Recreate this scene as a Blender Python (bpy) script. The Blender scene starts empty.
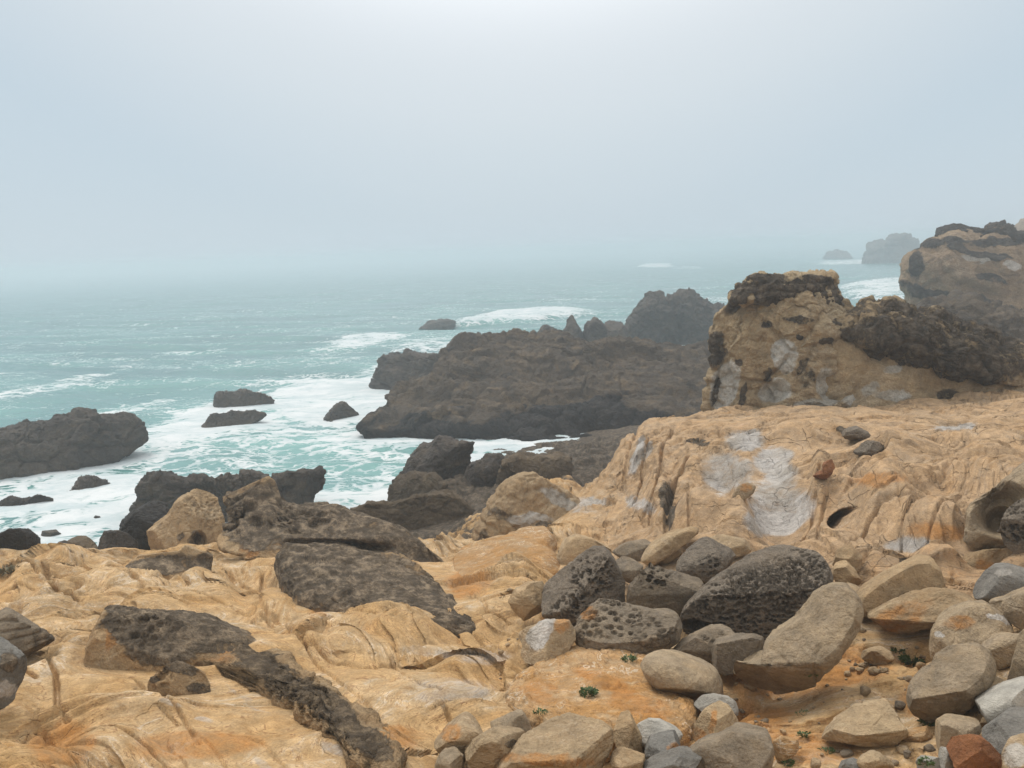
import bpy, math, random, bmesh
import numpy as np
from mathutils import Vector, Matrix
from mathutils.kdtree import KDTree

random.seed(7)
rng = np.random.default_rng(11)
scene = bpy.context.scene
COL = scene.collection

# ------------------------------------------------------------------ camera
F = 983.0                                   # focal length in pixels of a 1024 x 768 frame
CAM = np.array([0.0, 0.0, 11.0])            # metres above the sea
pit = math.atan((384 - 251) / F)
phi = math.atan(0.040)
f0 = np.array([0, math.cos(pit), -math.sin(pit)])
u0 = np.array([0, math.sin(pit), math.cos(pit)])
r0 = np.array([1.0, 0, 0])
RT = math.cos(phi) * r0 - math.sin(phi) * u0
UP = math.sin(phi) * r0 + math.cos(phi) * u0
FW = f0
cam_data = bpy.data.cameras.new('camera')
cam_data.sensor_width = 36.0
cam_data.lens = 36.0 * F / 1024
cam_data.clip_start = 0.1
cam_data.clip_end = 20000
cam = bpy.data.objects.new('camera', cam_data)
COL.objects.link(cam)
M = Matrix(((RT[0], UP[0], -FW[0], CAM[0]), (RT[1], UP[1], -FW[1], CAM[1]), (RT[2], UP[2], -FW[2], CAM[2]), (0, 0, 0, 1)))
cam.matrix_world = M
scene.camera = cam


def ray(px, py):
    px = np.asarray(px, float)[..., None]
    py = np.asarray(py, float)[..., None]
    return FW + (px - 512) / F * RT + (384 - py) / F * UP


def at(px, py, d):
    """the world point seen at a photo position, d metres out along +Y"""
    r = ray(px, py)
    return CAM + r * (np.asarray(d, float)[..., None] / r[..., 1:2])


def at_z(px, py, z):
    r = ray(px, py)
    return CAM + r * ((z - CAM[2]) / r[..., 2:3])


def proj(P):
    q = P - CAM
    w = np.maximum(q @ FW, 0.05)
    return 512 + F * (q @ RT) / w, 384 - F * (q @ UP) / w


# ------------------------------------------------------------------ noise
_perm = rng.permutation(256).astype(np.int32)
_perm = np.concatenate([_perm, _perm, _perm])
_g = rng.normal(size=(256, 3)); _g /= np.linalg.norm(_g, axis=1)[:, None]
_g = _g.astype(np.float32)
_rnd = rng.random((256, 3)).astype(np.float32)


def _perlin(p):
    i = np.floor(p).astype(np.int32)
    f = (p - i).astype(np.float32)
    i &= 255
    t = f * f * f * (f * (f * 6 - 15) + 10)
    out = 0
    for dx in (0, 1):
        wx = t[:, 0] if dx else 1 - t[:, 0]
        a = _perm[(i[:, 0] + dx) & 255]
        for dy in (0, 1):
            wy = t[:, 1] if dy else 1 - t[:, 1]
            b = _perm[a + ((i[:, 1] + dy) & 255)]
            for dz in (0, 1):
                wz = t[:, 2] if dz else 1 - t[:, 2]
                g = _g[_perm[b + ((i[:, 2] + dz) & 255)]]
                out = out + wx * wy * wz * (g[:, 0] * (f[:, 0] - dx) + g[:, 1] * (f[:, 1] - dy) + g[:, 2] * (f[:, 2] - dz))
    return out * 1.5


def chunked(fn, p, n=150000):
    if len(p) <= n:
        return fn(p)
    return np.concatenate([fn(p[k:k + n]) for k in range(0, len(p), n)])


def perlin(p):
    return chunked(_perlin, np.asarray(p, np.float32))


def fbm(p, octs=4, gain=0.5, lac=2.03, ridged=False, billow=False):
    p = np.asarray(p, np.float32)
    s, a, tot = 0, 1.0, 0
    for k in range(octs):
        n = perlin(p + 17.3 * k)
        if ridged:
            n = 1 - 2 * np.abs(n)
        if billow:
            n = 2 * np.abs(n) - 0.5
        s = s + a * n
        tot += a
        a *= gain
        p = p * lac
    return s / tot


def _worley(p):
    i = np.floor(p).astype(np.int32)
    f = (p - i).astype(np.float32)
    n = len(p)
    f1 = np.full(n, 9, np.float32); f2 = np.full(n, 9, np.float32); cid = np.zeros(n, np.int32)
    for dx in (-1, 0, 1):
        a = _perm[(i[:, 0] + dx) & 255]
        for dy in (-1, 0, 1):
            b = _perm[a + ((i[:, 1] + dy) & 255)]
            for dz in (-1, 0, 1):
                h = _perm[b + ((i[:, 2] + dz) & 255)]
                c = _rnd[h]
                d = (dx + c[:, 0] - f[:, 0]) ** 2 + (dy + c[:, 1] - f[:, 1]) ** 2 + (dz + c[:, 2] - f[:, 2]) ** 2
                m = d < f1
                f2 = np.where(m, f1, np.minimum(f2, d))
                cid = np.where(m, h, cid)
                f1 = np.where(m, d, f1)
    return np.stack([np.sqrt(f1), np.sqrt(f2), _rnd[cid, 0], _rnd[(cid + 31) & 255, 1]], 1)


def worley(p):
    return chunked(_worley, np.asarray(p, np.float32))


def sstep(a, b, x):
    t = np.clip((x - a) / (b - a), 0, 1)
    return t * t * (3 - 2 * t)


# ------------------------------------------------------------------ materials
def nt_new(name):
    m = bpy.data.materials.new(name)
    m.use_nodes = True
    nt = m.node_tree
    for n in list(nt.nodes):
        nt.nodes.remove(n)
    out = nt.nodes.new('ShaderNodeOutputMaterial')
    return m, nt, out


class NB:
    """a few short forms for wiring nodes"""
    def __init__(s, nt):
        s.nt = nt

    def n(s, t, **kw):
        nd = s.nt.nodes.new(t)
        for k, v in kw.items():
            setattr(nd, k, v)
        return nd

    def set(s, sock, v):
        if isinstance(v, bpy.types.NodeSocket):
            s.nt.links.new(v, sock)
        else:
            if hasattr(sock, 'default_value'):
                try:
                    sock.default_value = v
                except Exception:
                    sock.default_value = (v[0], v[1], v[2], 1.0) if len(v) == 3 else v

    def math(s, op, a, b=0.0, c=None, clamp=False):
        nd = s.n('ShaderNodeMath', operation=op, use_clamp=clamp)
        s.set(nd.inputs[0], a); s.set(nd.inputs[1], b)
        if c is not None:
            s.set(nd.inputs[2], c)
        return nd.outputs[0]

    def vmath(s, op, a, b=(0, 0, 0)):
        nd = s.n('ShaderNodeVectorMath', operation=op)
        s.set(nd.inputs[0], a)
        if op == 'SCALE':
            s.set(nd.inputs[3], b)
        else:
            s.set(nd.inputs[1], b)
        return nd.outputs[0]

    def noise(s, vec, scale, detail=5, rough=0.55, dist=0.0, lac=2.0):
        nd = s.n('ShaderNodeTexNoise')
        s.set(nd.inputs['Vector'], vec)
        nd.inputs['Scale'].default_value = scale
        nd.inputs['Detail'].default_value = detail
        nd.inputs['Roughness'].default_value = rough
        nd.inputs['Lacunarity'].default_value = lac
        nd.inputs['Distortion'].default_value = dist
        return nd.outputs['Fac'], nd.outputs['Color']

    def voro(s, vec, scale, feature='F1', rand=1.0):
        nd = s.n('ShaderNodeTexVoronoi', feature=feature)
        s.set(nd.inputs['Vector'], vec)
        nd.inputs['Scale'].default_value = scale
        nd.inputs['Randomness'].default_value = rand
        return nd.outputs['Distance']

    def mapr(s, v, a, b, c=0.0, d=1.0, smooth=True):
        nd = s.n('ShaderNodeMapRange', interpolation_type='SMOOTHSTEP' if smooth else 'LINEAR')
        s.set(nd.inputs['Value'], v)
        nd.inputs['From Min'].default_value = a
        nd.inputs['From Max'].default_value = b
        nd.inputs['To Min'].default_value = c
        nd.inputs['To Max'].default_value = d
        return nd.outputs['Result']

    def mix(s, fac, a, b, blend='MIX'):
        nd = s.n('ShaderNodeMix', data_type='RGBA', blend_type=blend)
        s.set(nd.inputs[0], fac); s.set(nd.inputs[6], a); s.set(nd.inputs[7], b)
        return nd.outputs[2]

    def attr(s, name):
        return s.n('ShaderNodeAttribute', attribute_name=name).outputs['Fac']

    def bump(s, h, strength=0.5, dist=0.05, normal=None):
        nd = s.n('ShaderNodeBump')
        nd.inputs['Strength'].default_value = strength
        nd.inputs['Distance'].default_value = dist
        s.set(nd.inputs['Height'], h)
        if normal is not None:
            s.set(nd.inputs['Normal'], normal)
        return nd.outputs['Normal']


def deep(c, k=0.84, g=1.10):
    return tuple(k * v ** g for v in c)


def rock_material(name, c1, c2, c3, crust=(0.19, 0.147, 0.102), crust2=(0.43, 0.335, 0.23), white=(0.55, 0.515, 0.47),
                  orange=(0.50, 0.24, 0.07), sc=1.0, band=0.5, bump=1.0, stretch=(1, 1, 2.4), line=0.0, speck=0.35, rough=0.92, use_random=True, flow=False, soft=0.0):
    c1, c2, c3, crust, crust2, orange = [deep(c) for c in (c1, c2, c3, crust, crust2, orange)]
    m, nt, out = nt_new(name)
    b = NB(nt)
    tc = b.n('ShaderNodeTexCoord').outputs['Object']
    if use_random:
        rnd = b.n('ShaderNodeObjectInfo').outputs['Random']
        vec = b.vmath('ADD', tc, b.vmath('SCALE', (37.0, 61.0, 23.0), rnd))
    else:
        rnd = 0.5
        vec = tc
    _, wcol = b.noise(vec, 0.55 * sc, 3, 0.5)
    warp = b.vmath('ADD', vec, b.vmath('SCALE', b.vmath('SUBTRACT', wcol, (0.5, 0.5, 0.5)), 1.5 / sc))
    n1, _ = b.noise(warp, 0.9 * sc, 6, 0.6)
    n2, _ = b.noise(vec, 4.5 * sc, 8, 0.68)
    n3, _ = b.noise(vec, 38 * sc, 4, 0.7)
    if flow:
        cx = b.n('ShaderNodeCombineXYZ')
        sp = b.n('ShaderNodeSeparateXYZ'); b.set(sp.inputs[0], tc)
        b.set(cx.inputs[0], b.math('MULTIPLY', b.attr('along'), 0.22))
        b.set(cx.inputs[1], b.math('MULTIPLY', b.attr('across'), 1.1))
        b.set(cx.inputs[2], b.math('MULTIPLY', sp.outputs[2], 1.6))
        st = b.vmath('ADD', cx.outputs[0], b.vmath('SCALE', b.vmath('SUBTRACT', wcol, (0.5, 0.5, 0.5)), 0.9))
    else:
        st = b.vmath('MULTIPLY', warp, stretch)
    nb, _ = b.noise(st, 2.4 * sc, 5, 0.62)
    nb2, _ = b.noise(st, 7.0 * sc, 3, 0.6)
    col = b.mix(b.mapr(n1, 0.36, 0.66), c1, c2)
    col = b.mix(b.math('MULTIPLY', b.mapr(nb, 0.48, 0.68), band), col, c3)
    if line > 0:
        ln = b.math('ABSOLUTE', b.math('SUBTRACT', nb2, 0.5))
        lm = b.math('MULTIPLY', b.mapr(ln, 0.0, 0.035, 1.0, 0.0), b.mapr(n2, 0.42, 0.6))
        col = b.mix(b.math('MULTIPLY', lm, line), col, (0.20, 0.10, 0.045))
        pl = b.math('ABSOLUTE', b.math('SUBTRACT', nb, 0.44))
        pm = b.math('MULTIPLY', b.mapr(pl, 0.0, 0.03, 1.0, 0.0), b.mapr(n1, 0.45, 0.6))
        col = b.mix(b.math('MULTIPLY', pm, line * 1.1), col, (0.62, 0.5, 0.36))
    if flow:
        col = b.mix(b.math('MULTIPLY', b.attr('pink'), 0.75), col, b.mix(b.mapr(nb, 0.4, 0.6), (0.35, 0.245, 0.155), (0.45, 0.305, 0.18)))
    mt, _ = b.noise(vec, 2.1 * sc, 5, 0.62, 0.6)
    col = b.mix(b.math('MULTIPLY', b.mapr(mt, 0.50, 0.70), 0.42), col, (c3[0] * .80, c3[1] * .75, c3[2] * .68))
    crack = 0.0
    if flow:
        cs = b.vmath('ADD', b.vmath('MULTIPLY', st, (0.75, 1.5, 0.9)), b.vmath('SCALE', b.vmath('SUBTRACT', wcol, (0.5, 0.5, 0.5)), 0.8))
        _, c4 = b.noise(vec, 3.0, 3, 0.6)
        cs = b.vmath('ADD', cs, b.vmath('SCALE', b.vmath('SUBTRACT', c4, (0.5, 0.5, 0.5)), 0.22))
        e1 = b.voro(cs, 1.05, 'DISTANCE_TO_EDGE')
        e2 = b.voro(cs, 2.7, 'DISTANCE_TO_EDGE')
        k1, _ = b.noise(vec, 0.8, 3, 0.6)
        crack = b.math('ADD', b.math('MULTIPLY', b.mapr(e1, 0.0, 0.016, 1.0, 0.0), b.math('MULTIPLY', b.mapr(k1, 0.50, 0.58), b.math('ADD', b.math('MULTIPLY', b.attr('pink'), 0.5), 0.3))), b.math('MULTIPLY', b.mapr(e2, 0.0, 0.022, 0.8, 0.0), b.math('MULTIPLY', b.mapr(k1, 0.52, 0.42), b.math('ADD', b.math('MULTIPLY', b.attr('pink'), 0.6), 0.15))), clamp=True)
        col = b.mix(b.math('MULTIPLY', crack, 0.5), col, (0.15, 0.095, 0.05))
    # stains with shapes of their own
    aw, ao, ac = b.attr('white'), b.attr('orange'), b.attr('crust')
    om = b.mapr(b.math('ADD', ao, b.math('MULTIPLY', b.math('SUBTRACT', n2, 0.5), 1.1)), 0.15, 1.0)
    col = b.mix(b.math('MULTIPLY', om, 0.8), col, orange)
    wm = b.mapr(b.math('ADD', aw, b.math('ADD', b.math('MULTIPLY', b.math('SUBTRACT', n2, 0.5), 1.0), b.math('MULTIPLY', b.math('SUBTRACT', nb2, 0.5), 0.6))), 0.2, 1.0)
    col = b.mix(b.math('MULTIPLY', wm, 0.9), col, b.mix(b.mapr(n1, 0.4, 0.62), white, (white[0] * .72, white[1] * .70, white[2] * .66)))
    cm = b.mapr(b.math('ADD', ac, b.math('ADD', b.math('MULTIPLY', b.math('SUBTRACT', n2, 0.5), 1.9), b.math('MULTIPLY', b.math('SUBTRACT', n3, 0.5), 0.6))), 0.36, 0.66)
    ccol = b.mix(b.mapr(n2, 0.42, 0.68), crust, crust2)
    col = b.mix(cm, col, ccol)
    # grain and mineral variation
    v = b.math('MULTIPLY', b.mapr(n2, 0.32, 0.70, 0.66, 1.24, False), b.mapr(n3, 0.3, 0.7, 1 - speck * 0.6, 1 + speck * 0.45, False))
    if use_random:
        v = b.math('MULTIPLY', v, b.mapr(rnd, 0, 1, 0.86, 1.14, False))
    col = b.mix(1.0, col, b.n('ShaderNodeCombineColor').outputs[0], 'MULTIPLY')
    cc = [n for n in nt.nodes if n.type == 'COMBINE_COLOR'][-1]
    for k in range(3):
        b.set(cc.inputs[k], v)
    # relief
    h = b.math('ADD', b.math('MULTIPLY', n2, 0.7), b.math('MULTIPLY', n3, 0.16))
    h = b.math('ADD', h, b.math('MULTIPLY', nb2, 0.35))
    p1, _ = b.noise(vec, 14 * sc, 6, 0.72)
    h = b.math('ADD', h, b.math('MULTIPLY', b.math('MULTIPLY', p1, 0.5), b.math('ADD', 0.35, cm)))
    if flow:
        h = b.math('SUBTRACT', h, b.math('MULTIPLY', crack, 0.6))
    nrm = b.bump(h, 1.0, 0.11 * bump / sc)
    bs = b.n('ShaderNodeBsdfPrincipled')
    b.set(bs.inputs['Base Color'], col)
    bs.inputs['Roughness'].default_value = rough
    bs.inputs['Specular IOR Level'].default_value = 0.25
    b.set(bs.inputs['Normal'], nrm)
    nt.links.new(bs.outputs[0], out.inputs[0])
    return m


MAT = {
    'bedrock': rock_material('sandstone_bedrock', (0.62, 0.41, 0.20), (0.68, 0.495, 0.29), (0.55, 0.335, 0.14), band=0.75, line=0.8, speck=0.42, use_random=False, flow=True, bump=0.62, white=(0.43, 0.41, 0.385), crust=(0.10, 0.078, 0.056), crust2=(0.21, 0.165, 0.115)),
    'buff': rock_material('buff_sandstone', (0.48, 0.345, 0.20), (0.53, 0.40, 0.25), (0.42, 0.28, 0.145), band=0.5, line=0.3, speck=0.3),
    'cream': rock_material('cream_sandstone', (0.50, 0.375, 0.23), (0.46, 0.34, 0.21), (0.56, 0.44, 0.29), band=0.5, line=0.35, speck=0.3),
    'tan': rock_material('tan_sandstone', (0.47, 0.365, 0.24), (0.40, 0.315, 0.215), (0.53, 0.395, 0.24), band=0.4, line=0.15, speck=0.35),
    'grey': rock_material('grey_brown_sandstone', (0.33, 0.265, 0.188), (0.28, 0.23, 0.172), (0.39, 0.30, 0.195), band=0.4, speck=0.45),
    'slate': rock_material('blue_grey_sandstone', (0.285, 0.27, 0.24), (0.33, 0.305, 0.265), (0.235, 0.22, 0.195), band=0.4, speck=0.4),
    'pale': rock_material('pale_grey_sandstone', (0.52, 0.49, 0.43), (0.45, 0.42, 0.36), (0.57, 0.54, 0.48), band=0.4, speck=0.25),
    'charcoal': rock_material('charcoal_sandstone', (0.225, 0.187, 0.145), (0.285, 0.237, 0.182), (0.36, 0.295, 0.225), band=0.5, speck=0.6, bump=1.5),
    'crust': rock_material('dark_weathered_crust', (0.54, 0.375, 0.21), (0.58, 0.43, 0.26), (0.48, 0.30, 0.145), band=0.5, speck=0.5, bump=1.6, stretch=(1, 1, 1.2), line=0.2),
    'brown_crust': rock_material('brown_crumbling_crust', (0.54, 0.375, 0.21), (0.58, 0.43, 0.26), (0.48, 0.30, 0.145), crust=(0.20, 0.15, 0.10), crust2=(0.40, 0.30, 0.19), band=0.5, speck=0.5, bump=1.8, line=0.2),
    'orange': rock_material('orange_stained_sandstone', (0.55, 0.31, 0.115), (0.56, 0.36, 0.18), (0.62, 0.47, 0.30), band=0.85, line=0.9, stretch=(1, 1, 2.5), speck=0.3),
    'rust': rock_material('red_brown_sandstone', (0.30, 0.135, 0.06), (0.34, 0.165, 0.08), (0.26, 0.11, 0.05), band=0.5, speck=0.35),
    'ridge': rock_material('brown_ridge_rock', (0.10, 0.08, 0.06), (0.155, 0.118, 0.08), (0.22, 0.16, 0.095), sc=0.35, band=0.9, speck=0.6, bump=1.6, stretch=(1, 1, 2.5), crust=(0.036, 0.032, 0.03), crust2=(0.065, 0.056, 0.05), rough=0.85),
    'wet': rock_material('dark_sea_rock', (0.085, 0.071, 0.06), (0.135, 0.108, 0.083), (0.18, 0.135, 0.088), sc=0.35, band=0.5, speck=0.6, bump=1.3, stretch=(1, 1, 2.2), crust=(0.03, 0.027, 0.025), crust2=(0.06, 0.05, 0.045), rough=0.75),
    'black': rock_material('black_mussel_rock', (0.03, 0.028, 0.027), (0.05, 0.045, 0.042), (0.07, 0.06, 0.05), sc=0.8, band=0.4, speck=0.8, bump=1.5, rough=0.6),
    'brown': rock_material('brown_shore_rock', (0.15, 0.112, 0.073), (0.20, 0.152, 0.10), (0.25, 0.19, 0.115), sc=0.5, band=0.5, speck=0.5, bump=1.3, stretch=(1, 1, 2.2)),
    'headland': rock_material('headland_sandstone', (0.44, 0.32, 0.20), (0.37, 0.265, 0.17), (0.48, 0.36, 0.24), sc=0.22, band=0.6, line=0.3, speck=0.5, bump=1.2, stretch=(1, 1, 3), crust=(0.07, 0.058, 0.048), crust2=(0.13, 0.105, 0.08)),
    'outcrop': rock_material('outcrop_sandstone', (0.53, 0.405, 0.25), (0.57, 0.46, 0.31), (0.44, 0.315, 0.18), sc=0.55, band=0.6, line=0.4, speck=0.4, bump=1.3, crust=(0.095, 0.076, 0.058), crust2=(0.23, 0.185, 0.135), white=(0.60, 0.575, 0.52)),
}


# ------------------------------------------------------------------ mesh output
def smooth_mesh(name, V, Fc, mat, attrs=None, origin=None):
    me = bpy.data.meshes.new(name)
    V = np.asarray(V, np.float32)
    if origin is not None:
        V = V - np.asarray(origin, np.float32)
    k = Fc.shape[1]
    me.vertices.add(len(V))
    me.vertices.foreach_set('co', V.ravel())
    me.loops.add(Fc.size)
    me.loops.foreach_set('vertex_index', Fc.astype(np.int32).ravel())
    me.polygons.add(len(Fc))
    me.polygons.foreach_set('loop_start', np.arange(0, Fc.size, k, dtype=np.int32))
    me.polygons.foreach_set('loop_total', np.full(len(Fc), k, np.int32))
    me.polygons.foreach_set('use_smooth', np.ones(len(Fc), bool))
    me.update(calc_edges=True)
    for an, av in (attrs or {}).items():
        a = me.attributes.new(an, 'FLOAT', 'POINT')
        a.data.foreach_set('value', np.asarray(av, np.float32))
    me.materials.append(mat)
    o = bpy.data.objects.new(name, me)
    if origin is not None:
        o.location = [float(v) for v in origin]
    COL.objects.link(o)
    return o


def tag(o, label=None, cat=None, group=None, kind=None):
    for k, v in (('label', label), ('category', cat), ('group', group), ('kind', kind)):
        if v:
            o[k] = v
    return o


def grid_faces(nr, nc, wrap=False):
    i = np.arange(nr - 1)[:, None] * nc
    j = np.arange(nc - 1 if not wrap else nc)[None, :]
    j2 = (j + 1) % nc
    return np.stack([(i + j).ravel(), (i + j2).ravel(), (i + nc + j2).ravel(), (i + nc + j).ravel()], 1)


def normals(V, Fc):
    a, b, c = V[Fc[:, 0]], V[Fc[:, 1]], V[Fc[:, 2]]
    fn = np.cross(b - a, c - a)
    if Fc.shape[1] == 4:
        fn = fn + np.cross(c - a, V[Fc[:, 3]] - a)
    N = np.zeros_like(V)
    for k in range(Fc.shape[1]):
        for ax in range(3):
            N[:, ax] += np.bincount(Fc[:, k], fn[:, ax], len(V))
    return N / np.maximum(np.linalg.norm(N, axis=1), 1e-12)[:, None]


def ell(px, py, e):
    """0..1 inside a soft ellipse (cx, cy, rx, ry, degrees)"""
    cx, cy, rx, ry = e[:4]
    a = math.radians(e[4]) if len(e) > 4 else 0
    dx, dy = px - cx, py - cy
    u = (dx * math.cos(a) + dy * math.sin(a)) / rx
    v = (-dx * math.sin(a) + dy * math.cos(a)) / ry
    return sstep(1.25, 0.6, np.sqrt(u * u + v * v))


_ico = {}


def ico(level):
    if level not in _ico:
        bm = bmesh.new()
        bmesh.ops.create_icosphere(bm, subdivisions=level, radius=1.0)
        V = np.array([v.co[:] for v in bm.verts]); Fc = np.array([[v.index for v in f.verts] for f in bm.faces])
        bm.free()
        _ico[level] = (V / np.linalg.norm(V, axis=1)[:, None], Fc)
    return _ico[level]
# ------------------------------------------------------------------ ground
GP = [  # photo position and height above the sea of points on the bedrock
 (0,768,6.2),(240,768,6.0),(480,768,5.85),(0,690,5.9),(0,650,5.7),(120,700,5.75),(200,650,5.45),(300,700,5.65),(400,660,5.45),(480,690,5.55),(0,600,5.2),(100,590,4.95),
 (250,610,5.1),(330,590,5.0),(420,620,5.2),(0,545,4.35),(60,545,4.3),(100,556,4.2),(150,575,4.5),(230,560,4.3),(300,545,4.2),(400,552,4.3),(420,600,4.7),(470,600,4.9),(530,620,5.1),(520,660,5.4),
 (440,545,1.9),(462,520,1.8),(494,553,4.0),(468,576,4.4),(540,541,4.1),(520,505,3.0),(560,500,3.2),(440,505,1.6),(460,470,0.9),(400,500,0.6),(560,470,1.2),(500,470,0.7),(600,448,0.2),(660,440,0.8),(345,433,-0.5),(430,445,-0.5),(500,452,-0.2),
 (600,590,5.2),(650,570,5.1),(700,600,5.35),(700,545,5.2),(690,500,5.55),(690,450,6.0),(640,425,5.8),(622,440,5.2),(605,475,4.2),(615,510,4.4),(600,540,4.5),(640,540,4.9),(660,420,6.0),(700,415,6.15),
 (760,490,5.85),(760,440,6.2),(760,412,6.1),(845,520,5.9),(850,470,6.25),(850,430,6.45),(850,406,6.2),(950,500,6.1),(950,450,6.4),(950,400,6.35),(1024,398,6.45),(1024,450,6.5),(1000,540,5.9),(900,560,5.75),(800,540,5.5),
 (850,600,5.5),(1024,620,5.9),(1024,700,6.1),(1024,768,6.2),(950,680,5.75),(850,700,5.6),(850,768,5.85),(780,640,5.25),(765,690,5.35),(700,680,5.35),(700,768,5.8),(590,690,5.5),(600,768,5.8),(760,590,5.3),
]
GW = [  # photo column, distance, height: slopes the camera cannot see
 (-300,9,6.4),(-300,16,5.6),(-300,24,4.4),(-300,29,1.5),(-300,36,-2),(0,26.5,1.8),(0,30,-1.2),(100,28,1.6),(100,32,-1.2),(200,30,2.2),(200,35,-1.0),(300,30,2.2),(300,38,-1),(380,46,-1.5),(0,60,-4),(300,60,-3),
 (-300,60,-4),(100,100,-5),(500,100,-5),(470,62,-0.5),(600,62,0),(560,80,-2),(700,62,0.3),(700,85,-2),(640,34,2.2),(690,33,3.8),(760,31,5.9),(760,38,2.5),(760,46,0),(850,30.5,6.0),(850,37,4.0),(850,46,0.5),(950,30,6.2),(950,36,5),(950,48,1.0),(1024,30,6.3),
 (1024,40,5),(1024,55,1.5),(1024,70,1.0),(900,70,-1),(800,70,-2),(1100,20,7.0),(1100,35,6),(1100,60,3),(1300,10,7),(1300,20,8),(1300,40,8),(1300,80,7),(1024,100,0.5),(930,100,-1),(1600,10,7.5),(1600,40,9),
 (512,5,7.3),(512,3,8.2),(0,5,7.5),(1024,5,7.6),(900,150,-5),(500,150,-6),(0,150,-6),(1200,150,4),
]
pts = []
for px, py, z in GP:
    pts.append(at_z(px, py, z))
for px, d, z in GW:
    p = at(px, 300, d); p[2] = z; pts.append(p)
for azd in (-170, -140, -110, -80, 80, 110, 140, 170):
    for dd, zz in ((2, 9.0), (8, 9.2), (25, 9.5 if azd > 0 or abs(azd) > 120 else 6), (80, 11 if azd > 0 or abs(azd) > 150 else -3)):
        pts.append(np.array([dd * math.sin(math.radians(azd)), dd * math.cos(math.radians(azd)), zz]))
pts.append(np.array([0, 0.5, 9.1]))
pts = np.array(pts)


def _lp(x, y):
    d = np.sqrt(x * x + y * y) + 0.3
    return np.stack([np.arctan2(x, y) * 4.0, np.log(d) * 3.0], 1)


_c = _lp(pts[:, 0], pts[:, 1])


def _U(r2):
    return 0.5 * r2 * np.log(np.maximum(r2, 1e-9))


_n = len(pts)
_K = _U(((_c[:, None] - _c[None]) ** 2).sum(2)) + np.eye(_n) * 0.01
_P = np.concatenate([np.ones((_n, 1)), _c], 1)
_A = np.block([[_K, _P], [_P.T, np.zeros((3, 3))]])
_w = np.linalg.solve(_A, np.concatenate([pts[:, 2], np.zeros(3)]))


def base_z(x, y):
    x = np.asarray(x, float); y = np.asarray(y, float)

    def f(P):
        q = _lp(P[:, 0], P[:, 1])
        r2 = ((q[:, None] - _c[None]) ** 2).sum(2)
        return _U(r2) @ _w[:_n] + _w[_n] + q @ _w[_n + 1:]
    z = chunked(f, np.stack([x.ravel(), y.ravel()], 1), 40000)
    return z.reshape(x.shape)


def hit(px, py):
    """where the sight line of a photo position meets the smooth ground"""
    d = np.exp(np.linspace(math.log(6), math.log(140), 500))
    P = at(np.full(500, px), np.full(500, py), d)
    below = P[:, 2] < np.maximum(base_z(P[:, 0], P[:, 1]), 0.0)
    k = int(np.argmax(below)) if below.any() else 499
    return P[k]


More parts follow.
